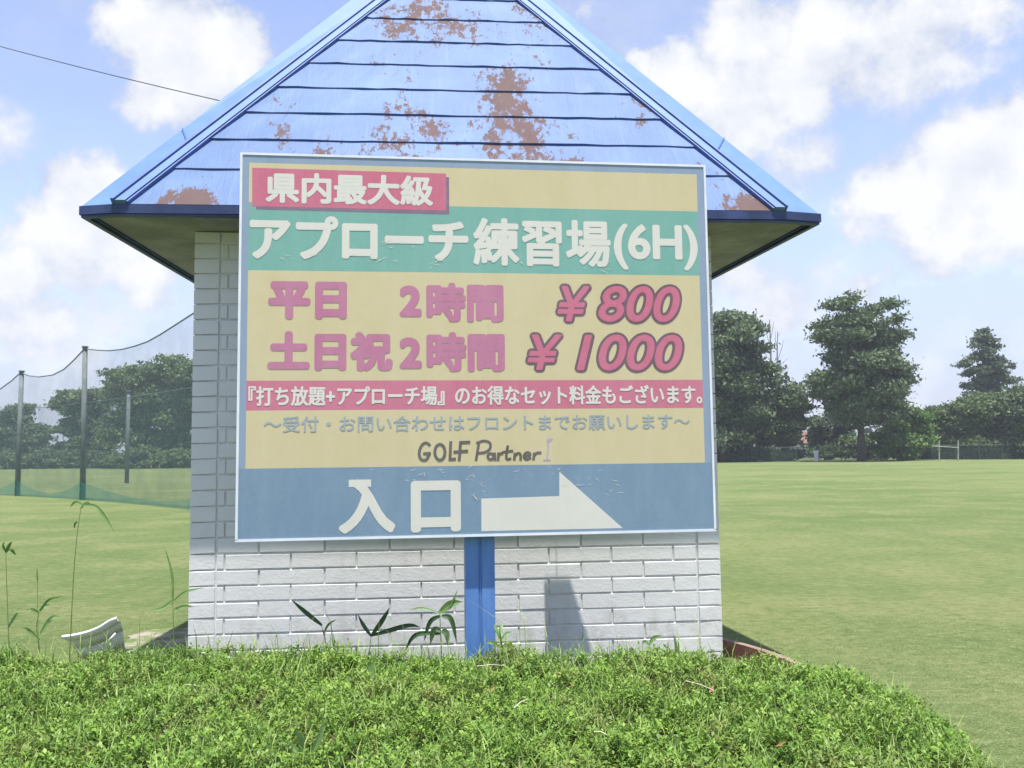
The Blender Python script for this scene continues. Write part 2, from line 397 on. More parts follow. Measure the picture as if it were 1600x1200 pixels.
for poly, mi in (((Tl, Il, Sl[0], Sl[1]), 2), ((Sl[1], Sl[0], Il2, Tl2), 2), ((Ir, Tr, Sr[1], Sr[0]), 2), ((Sr[0], Sr[1], Tr2, Ir2), 2), ((Tl2, Il2, AF), 2), ((Ir2, Tr2, AF), 2), ((Tr, Br, AP, Tr2), 0), ((Br, Bl, AP), 0), ((Bl, Tl, Tl2, AP), 0)):
    roof.face(poly, mi)
roof_o = roof.build('roof', [mroof.m, mseam, mtrim], hut)
def hip_batten(A0, A1, B0, B1, outer_t, inner_t):
    # raised strip between two rising lines A (outer) and B (inner); painted sides show as dark lines
    s = MB(); h = .034
    P = [A0, B0, B1, A1]
    s.hexa([p - nrm * .01 for p in P] + [p + nrm * h for p in P])
    for i in range(6): pass
    s.m = [0, 0, 0, 1, 0, 1]
    # sealed edges along both sides
    def edge(p0, p1, w, sgn, up):
        e = Vector((sgn * w, 0, 0))
        s.hexa([p0 - nrm*.01, p0 + e - nrm*.01, p1 + e*.6 - nrm*.01, p1 - nrm*.01, p0 + nrm*(h+up), p0 + e + nrm*(h+up), p1 + e*.6 + nrm*(h+up), p1 + nrm*(h+up)], 1)
    sg = 1 if B0.x > A0.x else -1
    edge(A0 - Vector((sg*outer_t,0,0)), A1 - Vector((sg*outer_t*.6,0,0)), outer_t - .001, sg, .012)
    edge(B0 + Vector((sg*.001,0,0)), B1 + Vector((sg*.001,0,0)), inner_t, sg, -.008)
    return s.build('hip_batten', [mtrim, mseam], roof_o)
hip_batten(fp(0, ZE) + Vector((.012,0,0)), fp(0, 5.60), fp(.018, ZE), fp(0, 5.60) + Vector((.055,0,0)), .020, .014)
hip_batten(fp(1, ZE) - Vector((.008,0,0)), fp(1, 5.60), fp(.982, ZE), fp(1, 5.60) - Vector((.055,0,0)), .011, .014)
def facet_seam(I, T):
    T2 = Tl2 if T is Tl else Tr2
    a, b = Sl if T is Tl else Sr; b = a.lerp(b, .985)
    n = (b - a).cross(AP - a).normalized()
    if n.y > 0: n = -n
    I; u = (AP - I).normalized() * .011
    s = MB(); s.hexa([a - n*.02, b - n*.02, b + u - n*.02, a + u - n*.02, a + n*.010, b + n*.010, b + u + n*.010, a + u + n*.010])
    s.build('lap_seam', mseam, roof_o)
facet_seam(Il, Tl); facet_seam(Ir, Tr)
fs = MB(); cx = Vector((W/2, W/2, 0))
for i in range(6):
    a, b = ring[i], ring[(i+1) % 6]
    def o_(p, k, z): v = Vector((p.x, p.y, 0)); v = cx + (v - cx) * k; return Vector((v.x, v.y, z))
    fs.hexa([o_(a, 1.004, 2.746), o_(b, 1.004, 2.746), o_(b, .975, 2.746), o_(a, .975, 2.746), o_(a, 1.004, 2.797), o_(b, 1.004, 2.797), o_(b, .975, 2.797), o_(a, .975, 2.797)])
    fs.hexa([o_(a, 1.000, 2.731), o_(b, 1.000, 2.731), o_(b, .985, 2.731), o_(a, .985, 2.731), o_(a, 1.000, 2.745), o_(b, 1.000, 2.745), o_(b, .985, 2.745), o_(a, .985, 2.737)])
fs.build('fascia', mfascia, hut)
sf = MB(); msof = Mat('soffit_board', .85, .2)
msof.base(msof.mix(msof.rng(msof.noise(3, 6, .65), .35, .7), (.215, .205, .21), (.33, .315, .31)))
inner = [cx + (Vector((p.x, p.y, 0)) - cx) * .974 for p in ring]
sf.face([(p.x, p.y, 2.756) for p in reversed(inner)])
sf.face([(p.x, p.y, 2.770) for p in inner])
for i in range(6):
    a, b = inner[i], inner[(i+1) % 6]; sf.face([(a.x,a.y,2.756),(b.x,b.y,2.756),(b.x,b.y,2.770),(a.x,a.y,2.770)])
for k in range(9):      # battens under the eave
    y = -.40 + k * .045
sf.build('soffit', msof.m, hut)
# tapered board added unseen behind the sign to cast the shadow on the wall
mcaster = varied('caster_grey_metal', (.30, .31, .31), .15, 9, .5, .4)
casterx, castery = 2.12, -.30
DROP = .30 * math.tan(SUN_EL) / max(.1, (SUN_V.to_2d().normalized() @ Vector((math.sin(HUT_R), -math.cos(HUT_R)))))
LAT = 0.0
s2 = SUN_V.to_2d().normalized(); el_ = Vector((math.cos(HUT_R), math.sin(HUT_R))); nl_ = Vector((math.sin(HUT_R), -math.cos(HUT_R)))
LAT = .30 * (s2 @ el_) / (s2 @ nl_)          # sideways shift of the shadow
ltop = .537 + DROP; lx = 2.249 + LAT
lm = MB(); lm.tube([(lx, -.30, ltop - .01), (lx, -.30, 2.754)], .0028, 6); lm.tube([(lx, -.30, 2.742), (lx, -.30, 2.7555)], .04, 14)
caster_o = lm.build('shadow_hanger', mcaster, hut)
ls = MB(); hh = .44
ls.hexa([(lx-.075, -.304, ltop-hh), (lx+.215, -.304, ltop-hh), (lx+.215, -.296, ltop-hh), (lx-.075, -.296, ltop-hh),
         (lx-.080, -.304, ltop), (lx+.080, -.304, ltop), (lx+.080, -.296, ltop), (lx-.080, -.296, ltop)])
ls.build('shadow_board', mcaster, caster_o)

# ------------------------------------------------------------------ sign board on its post
SGN = Vector((-1.43225, 4.5, .90724)); SR = .11538; SW, SH = 2.5584, 2.053
sign = empty('sign_board', (SGN.x, SGN.y, 0), SR)
tag(sign, 'large faded price sign with a white arrow standing on a blue post before the hut', 'sign')
Z0 = SGN.z
def print_mat(name, c, amt=.04):
    m = Mat(name, .55, .3); n = m.noise(4.5, 8, .75, (1, 1, .35)); f = m.noise(70, 4, .7)
    hi = tuple(min(1, x + (0.80 - x) * amt * 1.6) for x in c); lo = tuple(x * (1 - amt) for x in c)
    cc = m.mix(m.rng(n, .3, .72), lo, hi); cc = m.mix(m.rng(f, .5, .8, 0, .10), cc, (.7, .68, .62))
    m.base(cc); m.bump(m.noise(7, 4, .6), .08, .01); return m.m
P_YEL = print_mat('print_yellow', (.585, .500, .285)); P_GRN = print_mat('print_green', (.170, .385, .318)); P_PNK = print_mat('print_pink', (.540, .155, .225))
P_GRY = print_mat('print_grey_blue', (.240, .315, .415)); P_BLU = print_mat('print_blue', (.170, .262, .355)); P_WHT = print_mat('print_cream', (.66, .635, .555))
P_MAG = print_mat('print_magenta', (.475, .172, .272)); P_RED = print_mat('print_rose', (.545, .140, .210)); P_SHD = print_mat('print_plum', (.20, .14, .20))
P_TXT = print_mat('print_slate', (.31, .36, .38)); P_DRK = print_mat('print_brown', (.115, .10, .085)); P_OUT = print_mat('print_outline', (.15, .085, .11)); P_LAV = print_mat('print_lavender', (.42, .37, .45))
malu = varied('aluminium_edge', (.72, .73, .76), .08, 6, .4, .5)
# the printed face: a grid of printed fields (no overlaps), y = 0
pnl = MB()
zl = [.012, .375, .676, .8325, 1.4175, 1.784, 1.998, SH - .012]
xl, xr, xa, xb = .047, 2.506, .012, SW - .012
cols = [3, 0, 2, 0, 1, 0, 5]
def field(x0, x1, z0, z1, mi): pnl.face([(x0, 0, Z0+z0), (x1, 0, Z0+z0), (x1, 0, Z0+z1), (x0, 0, Z0+z1)], mi)
for i in range(7):
    if i == 0: field(xa, xb, zl[0], zl[1], 4); continue
    if i == 6: field(xa, xb, zl[6], zl[7], 3); continue
    field(xa, xl, zl[i], zl[i+1], 3); field(xr, xb, zl[i], zl[i+1], 3)
    field(xl, xr, zl[i], zl[i+1], {1: 0, 2: 2, 3: 0, 4: 1, 5: 0}[i])
pnl.face([(xa, .045, Z0+.012), (xa, .045, Z0+SH-.012), (xb, .045, Z0+SH-.012), (xb, .045, Z0+.012)], 3)
panel = pnl.build('panel', [P_YEL, P_GRN, P_PNK, P_GRY, P_BLU], sign)
fr = MB(); e = .0125
fr.box((0, -.003, Z0), (SW, .05, Z0+e)); fr.box((0, -.003, Z0+SH-e), (SW, .05, Z0+SH))
fr.box((0, -.004, Z0+e), (e, .05, Z0+SH-e)); fr.box((SW-e, -.004, Z0+e), (SW, .05, Z0+SH-e))
fr.build('frame', malu, sign)
def plate(name, polys, mat, y0=-.0003):
    s = MB()
    for P in polys: s.face([(x, y0, Z0 + z) for x, z in P])
    return s.build(name, mat, panel)
plate('label_shadow', [[(.085, 1.762), (.085, 1.745), (1.109, 1.738), (1.109, 1.945), (1.093, 1.947), (1.092, 1.760)]], P_SHD)
plate('label_box', [[(.064, 1.762), (1.092, 1.760), (1.093, 1.966), (.062, 1.971)]], P_RED, -.0004)
plate('arrow', [[(1.269, .028), (2.036, .028), (1.693, .337), (1.691, .206), (1.270, .200)]], P_WHT)
# lettering
def text(name, body, box, mat, offset=.0, shear=0., y0=-.0009, space=1.0, grow=0.):
    # heavier strokes: copies of the outline shifted round a small circle, each a hair in front of the last
    cu = bpy.data.curves.new(name, 'FONT'); cu.body = body; cu.size = 1; cu.shear = shear; cu.space_character = space
    cu.fill_mode = 'FRONT'; cu.resolution_u = 6
    t = bpy.data.objects.new(name, cu); COL.objects.link(t)
    dg = bpy.context.evaluated_depsgraph_get(); me = bpy.data.meshes.new_from_object(t.evaluated_get(dg))
    bpy.data.objects.remove(t); bpy.data.curves.remove(cu)
    n = len(me.vertices); co = np.empty(n * 3); me.vertices.foreach_get('co', co); co = co.reshape(-1, 3)
    mn, mx = co.min(0), co.max(0); x0, z0, x1, z1 = box
    x0 -= grow; z0 -= grow; x1 += grow; z1 += grow
    o = np.empty_like(co)
    o[:, 0] = x0 + (co[:, 0] - mn[0]) / (mx[0] - mn[0]) * (x1 - x0)
    o[:, 2] = Z0 + z0 + (co[:, 1] - mn[1]) / max(1e-6, mx[1] - mn[1]) * (z1 - z0); o[:, 1] = y0
    F0 = [tuple(p.vertices) for p in me.polygons]; bpy.data.meshes.remove(me)
    sc = (z1 - z0) / max(1e-6, mx[1] - mn[1]); r = offset * min(sc, (x1 - x0) / (mx[0] - mn[0])); K = 0 if r <= 0 else 12
    wx, wz = x1 - x0, z1 - z0; xc, zc = (x0 + x1)/2, Z0 + (z0 + z1)/2
    o[:, 0] = xc + (o[:, 0] - xc)*(wx - 2*r)/wx; o[:, 2] = zc + (o[:, 2] - zc)*(wz - 2*r)/wz
    s = MB()
    for k in range(K + 1):
        a = 2*math.pi*k/12; d = np.array([0, -.00003*k, 0]) if k == K else np.array([r*math.cos(a), -.00003*k, r*math.sin(a)])
        b = len(s.v); s.v += [tuple(p) for p in (o + d)]; s.f += [tuple(b + i for i in f) for f in F0]; s.m += [0]*len(F0)
    return s.build(name, mat, panel)
text('lettering', '県内最大級', (.133, 1.782, 1.022, 1.95), P_WHT, .036)
text('lettering', 'アプローチ', (.053, 1.478, 1.212, 1.716), P_WHT, .042)
text('lettering', '練習場', (1.237, 1.458, 2.002, 1.724), P_WHT, .032)
text('lettering', '(6H)', (2.019, 1.446, 2.5, 1.706), P_WHT, .030)
text('lettering', '平日', (.152, 1.157, .562, 1.361), P_MAG, .056)
text('lettering', '2', (.839, 1.175, .958, 1.345), P_MAG, .050)
text('lettering', '時間', (.982, 1.147, 1.401, 1.362), P_MAG, .048)
text('lettering', '土日祝', (.152, .882, .804, 1.094), P_MAG, .056)
text('lettering', '2', (.838, .895, .958, 1.064), P_MAG, .050)
text('lettering', '時間', (.982, .878, 1.405, 1.093), P_MAG, .048)
for body, bx in (('¥', (1.683, 1.141, 1.894, 1.365)), ('800', (1.911, 1.14, 2.402, 1.368)), ('¥', (1.514, .874, 1.732, 1.095)), ('1000', (1.785, .87, 2.409, 1.097))):
    text('price_outline', body, bx, P_OUT, .062, .22, -.0006)
    text('price', body, bx, P_RED, .018, .22, -.0012, grow=-.0135)
text('lettering', '『打ち放題+アプローチ場』のお得なセット料金もございます。', (.057, .698, 2.501, .805), P_WHT, .032)
text('lettering', '～受付・お問い合わせはフロントまでお願いします～', (.137, .56, 2.427, .645), P_TXT, .014)
def strokes(name, paths, w, mat, conv, y0=-.0009):      # brush-drawn letters
    s = MB(); k = 0
    for P in paths:
        P = smooth_pts([Vector((*conv(q), 0)) for q in P], 8) if len(P) > 2 else [Vector((*conv(q), 0)) for q in P]
        L_, R_ = [], []
        for i, p in enumerate(P):
            d = (P[min(i+1, len(P)-1)] - P[max(i-1, 0)]).normalized(); n = Vector((-d.y, d.x, 0))*w*.5
            p = p + d*w*.3*((i == len(P)-1) - (i == 0)); L_.append(p + n); R_.append(p - n)
        for i in range(len(P) - 1):
            yy = y0 - .00002*(k % 40); k += 1
            s.face([(R_[i].x, yy, Z0 + R_[i].y), (R_[i+1].x, yy, Z0 + R_[i+1].y), (L_[i+1].x, yy, Z0 + L_[i+1].y), (L_[i].x, yy, Z0 + L_[i].y)])
    return s.build(name, mat, panel)
def smooth_pts(P, n=10):
    P = [Vector(p) for p in P]
    if len(P) == 2: return [P[0].lerp(P[1], i / n) for i in range(n + 1)]
    Q = [P[0]*2 - P[1]] + P + [P[-1]*2 - P[-2]]; out = []
    for i in range(1, len(Q) - 2):
        for k in range(n // 2):
            t = k / (n // 2); p0, p1, p2, p3 = Q[i-1], Q[i], Q[i+1], Q[i+2]
            out.append(.5*((2*p1) + (p2 - p0)*t + (2*p0 - 5*p1 + 4*p2 - p3)*t*t + (3*p1 - p0 - 3*p2 + p3)*t**3))
    out.append(P[-1]); return out
def conv(x0): return lambda q: (.929 + (x0 + q[0]/3.6375 - 651)*.003393, .508 - (530 + q[1]/3.6375 - 689)*.003375)
ell = lambda cx_, cy_, rx, ry: [(cx_ + rx*math.cos(t), cy_ + ry*math.sin(t)) for t in np.linspace(0, 2*math.pi, 13)]
strokes('lettering', [[(1132,602),(1112,588),(1086,604),(1072,648),(1084,682),(1112,684),(1130,652)], [(1100,650),(1134,648)], ell(1190,642,29,45), [(1252,585),(1247,684)], [(1247,684),(1276,682)], [(1308,588),(1300,688)], [(1306,588),(1358,586)], [(1272,642),(1346,637)]], .034/2.2, P_DRK, conv(360))
strokes('lettering', [[(32,585),(14,690)], [(20,592),(60,580),(94,592),(94,625),(66,645),(28,650)], ell(98,670,17,17), [(120,652),(124,690)], [(143,652),(141,690)], [(142,668),(150,656),(166,652)],
    [(197,612),(188,670),(194,688),(212,684)], [(170,646),(224,640)], [(238,655),(234,690)], [(236,672),(254,654),(270,660),(271,690)], [(292,672),(326,666),(318,650),(300,654),(290,674),(304,690),(328,682)], [(350,655),(346,690)], [(348,672),(364,654),(388,652)]], .031/2.2, P_DRK, conv(740))
plate('lettering', [[(.574, .272), (.690, .272), (.690, .310), (.574, .310)]], P_WHT, -.0008)
text('lettering', '入', (.522, .029, .817, .312), P_WHT, .040)
text('lettering', '口', (.897, .028, 1.161, .299), P_WHT, .042)
# little golf flag mark
fl = [(1.622, .402), (1.630, .402), (1.640, .47), (1.634, .512), (1.626, .512), (1.632, .468)]
plate('flag_mark', [fl, [(1.634, .520), (1.662, .514), (1.634, .490)], [(1.604, .401), (1.612, .396), (1.640, .396), (1.650, .401), (1.640, .405), (1.612, .405)]], P_LAV, -.0009)
# lifted edges and scratches in the film
scr = []
for (cx_, cz_, dx, dz, n) in ((.40, 1.49, .25, .02, 10), (.83, 1.565, .14, .02, 9), (.70, 1.48, .1, .015, 7), (1.02, 1.47, .03, .03, 6), (1.30, 1.49, .2, .02, 6), (1.9, 1.46, .1, .02, 6),
                              (1.2, .30, .12, .03, 8), (1.25, .215, .05, .03, 6), (1.55, .345, .16, .02, 9), (1.80, .30, .1, .04, 7), (.95, .31, .12, .015, 6), (1.9, .26, .12, .05, 6), (.9, .36, .3, .008, 6)):
    for _ in range(n):
        x = cx_ + random.uniform(-dx, dx); z = cz_ + random.uniform(-dz, dz); L = random.uniform(.012, .055); a = random.gauss(0, .6); w = random.uniform(.0006, .0016)
        c, s_ = math.cos(a), math.sin(a); bend = random.uniform(-.006, .006)
        scr.append([(x, z), (x + L*.5*c + bend*s_ + w*s_, z + L*.5*s_ - w + bend), (x + L*c, z + L*s_), (x + L*.5*c, z + L*.5*s_ + w + bend)])
plate('peeling_film', scr, P_WHT, -.0018)['kind'] = 'stuff'
# post: two joined box sections
mpost = Mat('blue_post_paint', .42, .4); c0 = mpost.noise(4, 5, .6, (1, 1, .4)); c1 = mpost.noise(40, 3, .6, (1, 1, .05))
mpost.base(mpost.mix(mpost.rng(c1, .45, .8, 0, .4), mpost.mix(mpost.rng(c0, .3, .7), (.080, .190, .47), (.115, .240, .53)), (.20, .33, .58)))
pb = MB(); PY = .060
pb.box((1.186, PY, -.05), (1.2575, PY + .12, Z0 + SH - .1)); pb.box((1.2625, PY, -.05), (1.268, PY + .12, Z0 + SH - .1))
pb.box((1.2730, PY, -.05), (1.3445, PY + .12, Z0 + SH - .1)); pb.box((1.190, PY + .006, -.05), (1.340, PY + .114, Z0 + SH - .12))
pst = pb.build('post', mpost.m, sign)
bv = pst.modifiers.new('bevel', 'BEVEL'); bv.width = .002; bv.segments = 1
bk = MB()
for z in (.25, .75, 1.35, 1.8): bk.box((.2, .050, Z0 + z), (2.36, .0595, Z0 + z + .05))
bk.build('bracket', malu, sign)

# ------------------------------------------------------------------ planting bed
mcurb = Mat('red_brown_kerb', .85, .2)
mcurb.base(mcurb.mix(mcurb.rng(mcurb.noise(6, 6, .65), .35, .7), (.20, .085, .070), (.33, .17, .14))); mcurb.bump(mcurb.noise(50, 4), .4, .006)
mcurbtop = varied('kerb_cap', (.24, .17, .14), .2, 9, .85, .2)
kc = Vector((-.3, 4.8)); kb = MB(); KR = 1.97
ang = np.linspace(math.radians(3), math.radians(64), 40)
for i in range(len(ang) - 1):
    P = []
    for z in (-.03, .10):
        for a, r in ((ang[i], KR), (ang[i], KR + .045), (ang[i+1], KR + .045), (ang[i+1], KR)):
            P.append((kc.x + r*math.cos(a), kc.y + r*math.sin(a), z))
    b = len(kb.v); kb.v += P
    kb.f += [(b+4, b+5, b+6, b+7), (b, b+4, b+7, b+3), (b+1, b+2, b+6, b+5)]; kb.m += [1, 0, 0]
kb.f += [(0, 1, 5, 4)]; kb.m += [0]
tag(kb.build('bed_edging', [mcurb.m, mcurbtop]), 'low curved red brown kerb edging the planting bed beside the hut corner', 'kerb')

def hedge_h(x, y):
    # rounded-rectangle bed; height falls off near the edge
    xr = 1.89 - .20 * np.clip(3.7 - y, 0, 2); xl_, y0, R = -3.9, 1.9, .85; y1 = 4.62 - .07*np.clip(x, 0, 2)
    qx = np.maximum(x - (xr - R), (xl_ + R) - x); qy = np.maximum(y - (y1 - R), (y0 + R) - y)
    d = R - (np.hypot(np.maximum(qx, 0), np.maximum(qy, 0)) + np.minimum(np.maximum(qx, qy), 0))
    t = np.clip(d / np.where(x > .8, .34, .22), 0, 1); t = 1 - (1 - t) ** 2.2
    und = .022*np.sin(3.1*x + 1.2*y) + .016*np.sin(7.3*x - 4.1*y + 1) + .012*np.sin(13*x + 9*y) + .010*np.sin(23*x - 17*y + 2)
    # rises a little on the left, sinks in front of the post
    h = .330 + .024*np.clip((.95 - x)/.7, 0, 1) + .012*np.clip(-x - 1.0, 0, 1.5) + und
    return np.where(d > 0, h * t, -1), d
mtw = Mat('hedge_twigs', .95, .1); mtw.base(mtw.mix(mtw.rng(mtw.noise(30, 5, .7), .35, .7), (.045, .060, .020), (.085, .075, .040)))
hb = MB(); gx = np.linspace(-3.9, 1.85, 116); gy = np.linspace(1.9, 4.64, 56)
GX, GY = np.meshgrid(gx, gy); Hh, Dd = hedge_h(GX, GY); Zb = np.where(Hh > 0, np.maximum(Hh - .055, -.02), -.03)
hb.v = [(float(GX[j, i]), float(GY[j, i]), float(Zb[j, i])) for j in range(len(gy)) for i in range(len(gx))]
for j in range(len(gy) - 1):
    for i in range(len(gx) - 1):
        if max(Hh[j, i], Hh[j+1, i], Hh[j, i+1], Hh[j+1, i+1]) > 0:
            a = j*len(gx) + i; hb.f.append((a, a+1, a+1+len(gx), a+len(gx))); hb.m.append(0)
# leafy shoots
nS = 33000
sx = rng.uniform(-3.6, 1.85, nS * 2); sy = 2.0 + 2.7 * rng.random(nS * 2)
keep = (np.abs(sx) < .62 * sy + .45); sx, sy = sx[keep], sy[keep]
hh_, dd_ = hedge_h(sx, sy); keep = hh_ > .02; sx, sy, hh_, dd_ = sx[keep][:nS], sy[keep][:nS], hh_[keep][:nS], dd_[keep][:nS]
n0 = len(sx)
# clumps: some shoots taller, some patches thin
clump = np.sin(sx*9.1 + 2*np.sin(sy*5.3)) * np.sin(sy*8.3 + 1.7*np.sin(sx*6.1))
sz = hh_ + rng.normal(0, .020, n0) + .024*clump - .012
lean_a = rng.uniform(0, 2*np.pi, n0); lean = rng.uniform(0, .55, n0)
edge_out = np.clip(1 - dd_ / .25, 0, 1)
ax = np.stack([np.cos(lean_a)*lean + edge_out*.5*np.sign(sx), np.sin(lean_a)*lean + edge_out*.4*np.sign(sy - 3.2), np.ones(n0)], -1); ax /= np.linalg.norm(ax, axis=1)[:, None]
LP = 8
ctr = np.repeat(np.stack([sx, sy, sz], -1), LP, 0); axr = np.repeat(ax, LP, 0); n1 = len(ctr)
ph = np.tile(np.arange(LP) * 2.4, n0) + np.repeat(rng.uniform(0, 6.28, n0), LP); elev = rng.uniform(.05, 1.15, n1)
ref = np.tile(np.array([[.3, .2, .05]]), (n1, 1)); ua = np.cross(axr, ref); ua /= np.linalg.norm(ua, axis=1)[:, None]; ub = np.cross(axr, ua)
dirv = (ua*np.cos(ph)[:, None] + ub*np.sin(ph)[:, None])*np.cos(elev)[:, None] + axr*np.sin(elev)[:, None]
along = np.tile(np.linspace(-.028, .006, LP), n0)
ctr = ctr + axr*along[:, None]
ln = rng.uniform(.012, .026, n1) * np.repeat(rng.uniform(.75, 1.25, n0), LP); wd_ = ln * rng.uniform(.20, .30, n1)
side = np.cross(dirv, axr); side /= (np.linalg.norm(side, axis=1)[:, None] + 1e-6)
mid = ctr + dirv*(ln*.55)[:, None]; tip = ctr + dirv*ln[:, None] - np.array([0, 0, 1])*(ln*.12)[:, None]
HV = np.stack([ctr, mid - side*wd_[:, None], tip, mid + side*wd_[:, None]], 1).reshape(-1, 3)
hr = np.clip(np.repeat(rng.random(n0), LP)*.62 + rng.random(n1)*.30 + .08*np.repeat(clump, LP), 0, 1)
ml = Mat('azalea_leaf', .5, .35); r1 = ml.attr()
ramp = ml.new('ShaderNodeValToRGB'); ml.t.links.new(r1, ramp.inputs[0]); el = ramp.color_ramp.elements
el[0].position = 0; el[0].color = (.066, .130, .022, 1); el[1].position = 1; el[1].color = (.31, .42, .085, 1)
for pos, c in ((.30, (.122, .225, .034, 1)), (.62, (.195, .335, .050, 1)), (.90, (.285, .415, .076, 1))):
    q = el.new(pos); q.color = c
ml_c = ml.mix(ml.rng(ml.noise(4.5, 5, .65), .48, .70, 0, .55), ramp.outputs[0], (.24, .215, .085))
ml.base(ml_c).translucent(.30)
hedge = np_mesh('planting_bed', HV, 4, ml.m, rnd=hr)
tag(hedge, 'dense low bed of bright green clipped azalea leaves in the foreground', 'ground cover', kind='stuff')
tw = hb.build('twigs', mtw.m, hedge); tw['kind'] = 'stuff'
# fine grass growing through the bed
nB = 15000
bx = rng.uniform(-3.4, 1.85, nB); by = 2.0 + 2.65*rng.random(nB); bh, bd = hedge_h(bx, by); k_ = (bh > .05) & (np.abs(bx) < .62*by + .4)
bx, by, bh = bx[k_], by[k_], bh[k_]; nB = len(bx)
b0 = np.stack([bx, by, bh - .05], -1); L = rng.gamma(4, .012, nB) + .045; L = L*(1 + 1.1*(by > 4.2)*rng.random(nB)**3); a = rng.uniform(0, 6.28, nB); ln_ = rng.uniform(.15, .8, nB)*L
w = rng.uniform(.0012, .0032, nB); t = np.stack([np.cos(a + 1.57), np.sin(a + 1.57), 0*a], -1)*w[:, None]
m1 = b0 + np.stack([np.cos(a)*ln_*.3, np.sin(a)*ln_*.3, L*.6], -1); t1 = b0 + np.stack([np.cos(a)*ln_, np.sin(a)*ln_, L*.92], -1)
GV = np.concatenate([np.stack([b0 - t, b0 + t, m1 + t*.8, m1 - t*.8], 1).reshape(-1, 3), np.stack([m1 - t*.8, m1 + t*.8, t1 + t*.05, t1 - t*.05], 1).reshape(-1, 3)])
mgb = Mat('weed_grass', .55, .3); rg = mgb.attr(); mgb.base(mgb.mix(rg, (.14, .26, .050), (.32, .42, .12))).translucent(.3)
rr_ = rng.random(nB)
gb = np_mesh('grass', GV, 4, mgb.m, hedge, np.concatenate([rr_, rr_])); gb['kind'] = 'stuff'

# ------------------------------------------------------------------ weeds standing above the bed
mstem = varied('weed_stem', (.13, .19, .055), .2, 30, .6); mleaf = Mat('weed_leaf', .5, .35)
mleaf.base(mleaf.mix(mleaf.rng(mleaf.noise(14, 4, .6), .3, .7), (.085, .17, .04), (.15, .25, .06))).translucent(.3)
mleafd = Mat('weed_dark_leaf', .5, .3); mleafd.base(mleafd.mix(mleafd.noise(12), (.030, .070, .022), (.055, .11, .035))).translucent(.2)
mleafp = Mat('weed_pale_leaf', .5, .35); mleafp.base(mleafp.mix(mleafp.noise(12), (.16, .29, .09), (.24, .37, .13))).translucent(.3)
def smooth_pts(P, n=10):
    P = [Vector(p) for p in P]
    if len(P) == 2: return [P[0].lerp(P[1], i / n) for i in range(n + 1)]
    Q = [P[0]*2 - P[1]] + P + [P[-1]*2 - P[-2]]; out = []
    for i in range(1, len(Q) - 2):
        for k in range(n // 2):
            t = k / (n // 2); p0, p1, p2, p3 = Q[i-1], Q[i], Q[i+1], Q[i+2]
            out.append(.5*((2*p1) + (p2 - p0)*t + (2*p0 - 5*p1 + 4*p2 - p3)*t*t + (3*p1 - p0 - 3*p2 + p3)*t**3))
    out.append(P[-1]); return out
def blade(parent, P, w, mat, name='leaf'):
    P = smooth_pts(P); s = MB(); n = len(P); prev = None
    view = Vector((.25, -1, .35)).normalized()
    for i, p in enumerate(P):
        d = (P[min(i+1, n-1)] - P[max(i-1, 0)]).normalized(); sd_ = d.cross(view).normalized(); u = i / (n - 1)
        ww = w * max(.03, (math.sin(math.pi * min(1, u*.9 + .12)) ** .8)); nn = sd_.cross(d)
        cur = (p - sd_*ww, p - nn*ww*.28, p + sd_*ww)
        if prev: s.face([prev[0], prev[1], cur[1], cur[0]]); s.face([prev[1], prev[2], cur[2], cur[1]])
        prev = cur
    o = s.build(name, mat, parent, True); return o
def weed(label, Y, stem, leaves, lm, stem_r=.0032, cat='weed', group='weeds growing up through the bed'):
    base = at(*stem[0], Y); root = empty('weed', base); tag(root, label, cat, group)
    L = lambda q, dy=0: at(q[0], q[1], Y + dy) - base
    if len(stem) > 1:
        s = MB(); pts = smooth_pts([L(q) for q in stem]); n = len(pts)
        s.tube(pts, [stem_r*(1 - .55*i/(n-1)) for i in range(n)], 6); s.build('stem', mstem, root, True)
    for (q, w, *mt) in leaves:
        dy = random.uniform(-.06, .06)
        blade(root, [L(c, dy * i / max(1, len(q)-1)) for i, c in enumerate(q)], w, mt[0] if mt else lm)
weed('tall thin weed stalk with a long drooping leaf at its top, left of the hut', 4.55, [(108, 1040), (111, 980), (115, 900), (120, 840), (127, 790)],
     [(((127, 788), (148, 791), (163, 806), (178, 830)), .009), (((127, 788), (117, 785), (109, 793)), .008), (((125, 795), (135, 786), (142, 788)), .007), (((121, 815), (117, 819), (116, 826)), .006)], mleaf, .0032)
weed('tall weed stalk with a small tuft on top at the left edge', 4.5, [(16, 1050), (13, 980), (10, 900), (9, 862)],
     [(((9, 864), (14, 853), (19, 846)), .009), (((9, 864), (18, 860), (25, 868)), .008), (((9, 862), (5, 853), (7, 846)), .006), (((13, 980), (24, 962), (30, 958)), .008, mleafp)], mleaf, .003)
weed('short weed with a bent stem and spread leaves between the two tall stalks', 4.45, [(63, 1045), (61, 1005), (57, 980), (62, 955)],
     [(((61, 957), (69, 948), (79, 945)), .010), (((62, 955), (76, 938), (98, 932)), .007), (((61, 958), (50, 952), (40, 956)), .006), (((63, 990), (80, 966), (96, 964)), .010, mleafp), (((62, 1000), (45, 985), (35, 980)), .008)], mleaf, .003)
weed('thin leafless stalk standing behind the short bent weed', 4.6, [(60, 1020), (59, 960), (58, 888)], [(((59, 910), (58, 900), (58, 886)), .003)], mleaf, .002)
weed('slender weed with an upright blade just left of the hut corner', 4.6, [(271, 1040), (271, 980), (270, 940)],
     [(((270, 945), (269, 900), (258, 856)), .007), (((270, 938), (254, 950), (232, 955)), .008, mleafp), (((272, 953), (286, 948), (304, 948)), .009), (((270, 940), (290, 925), (320, 918)), .006, mleafp)], mleaf)
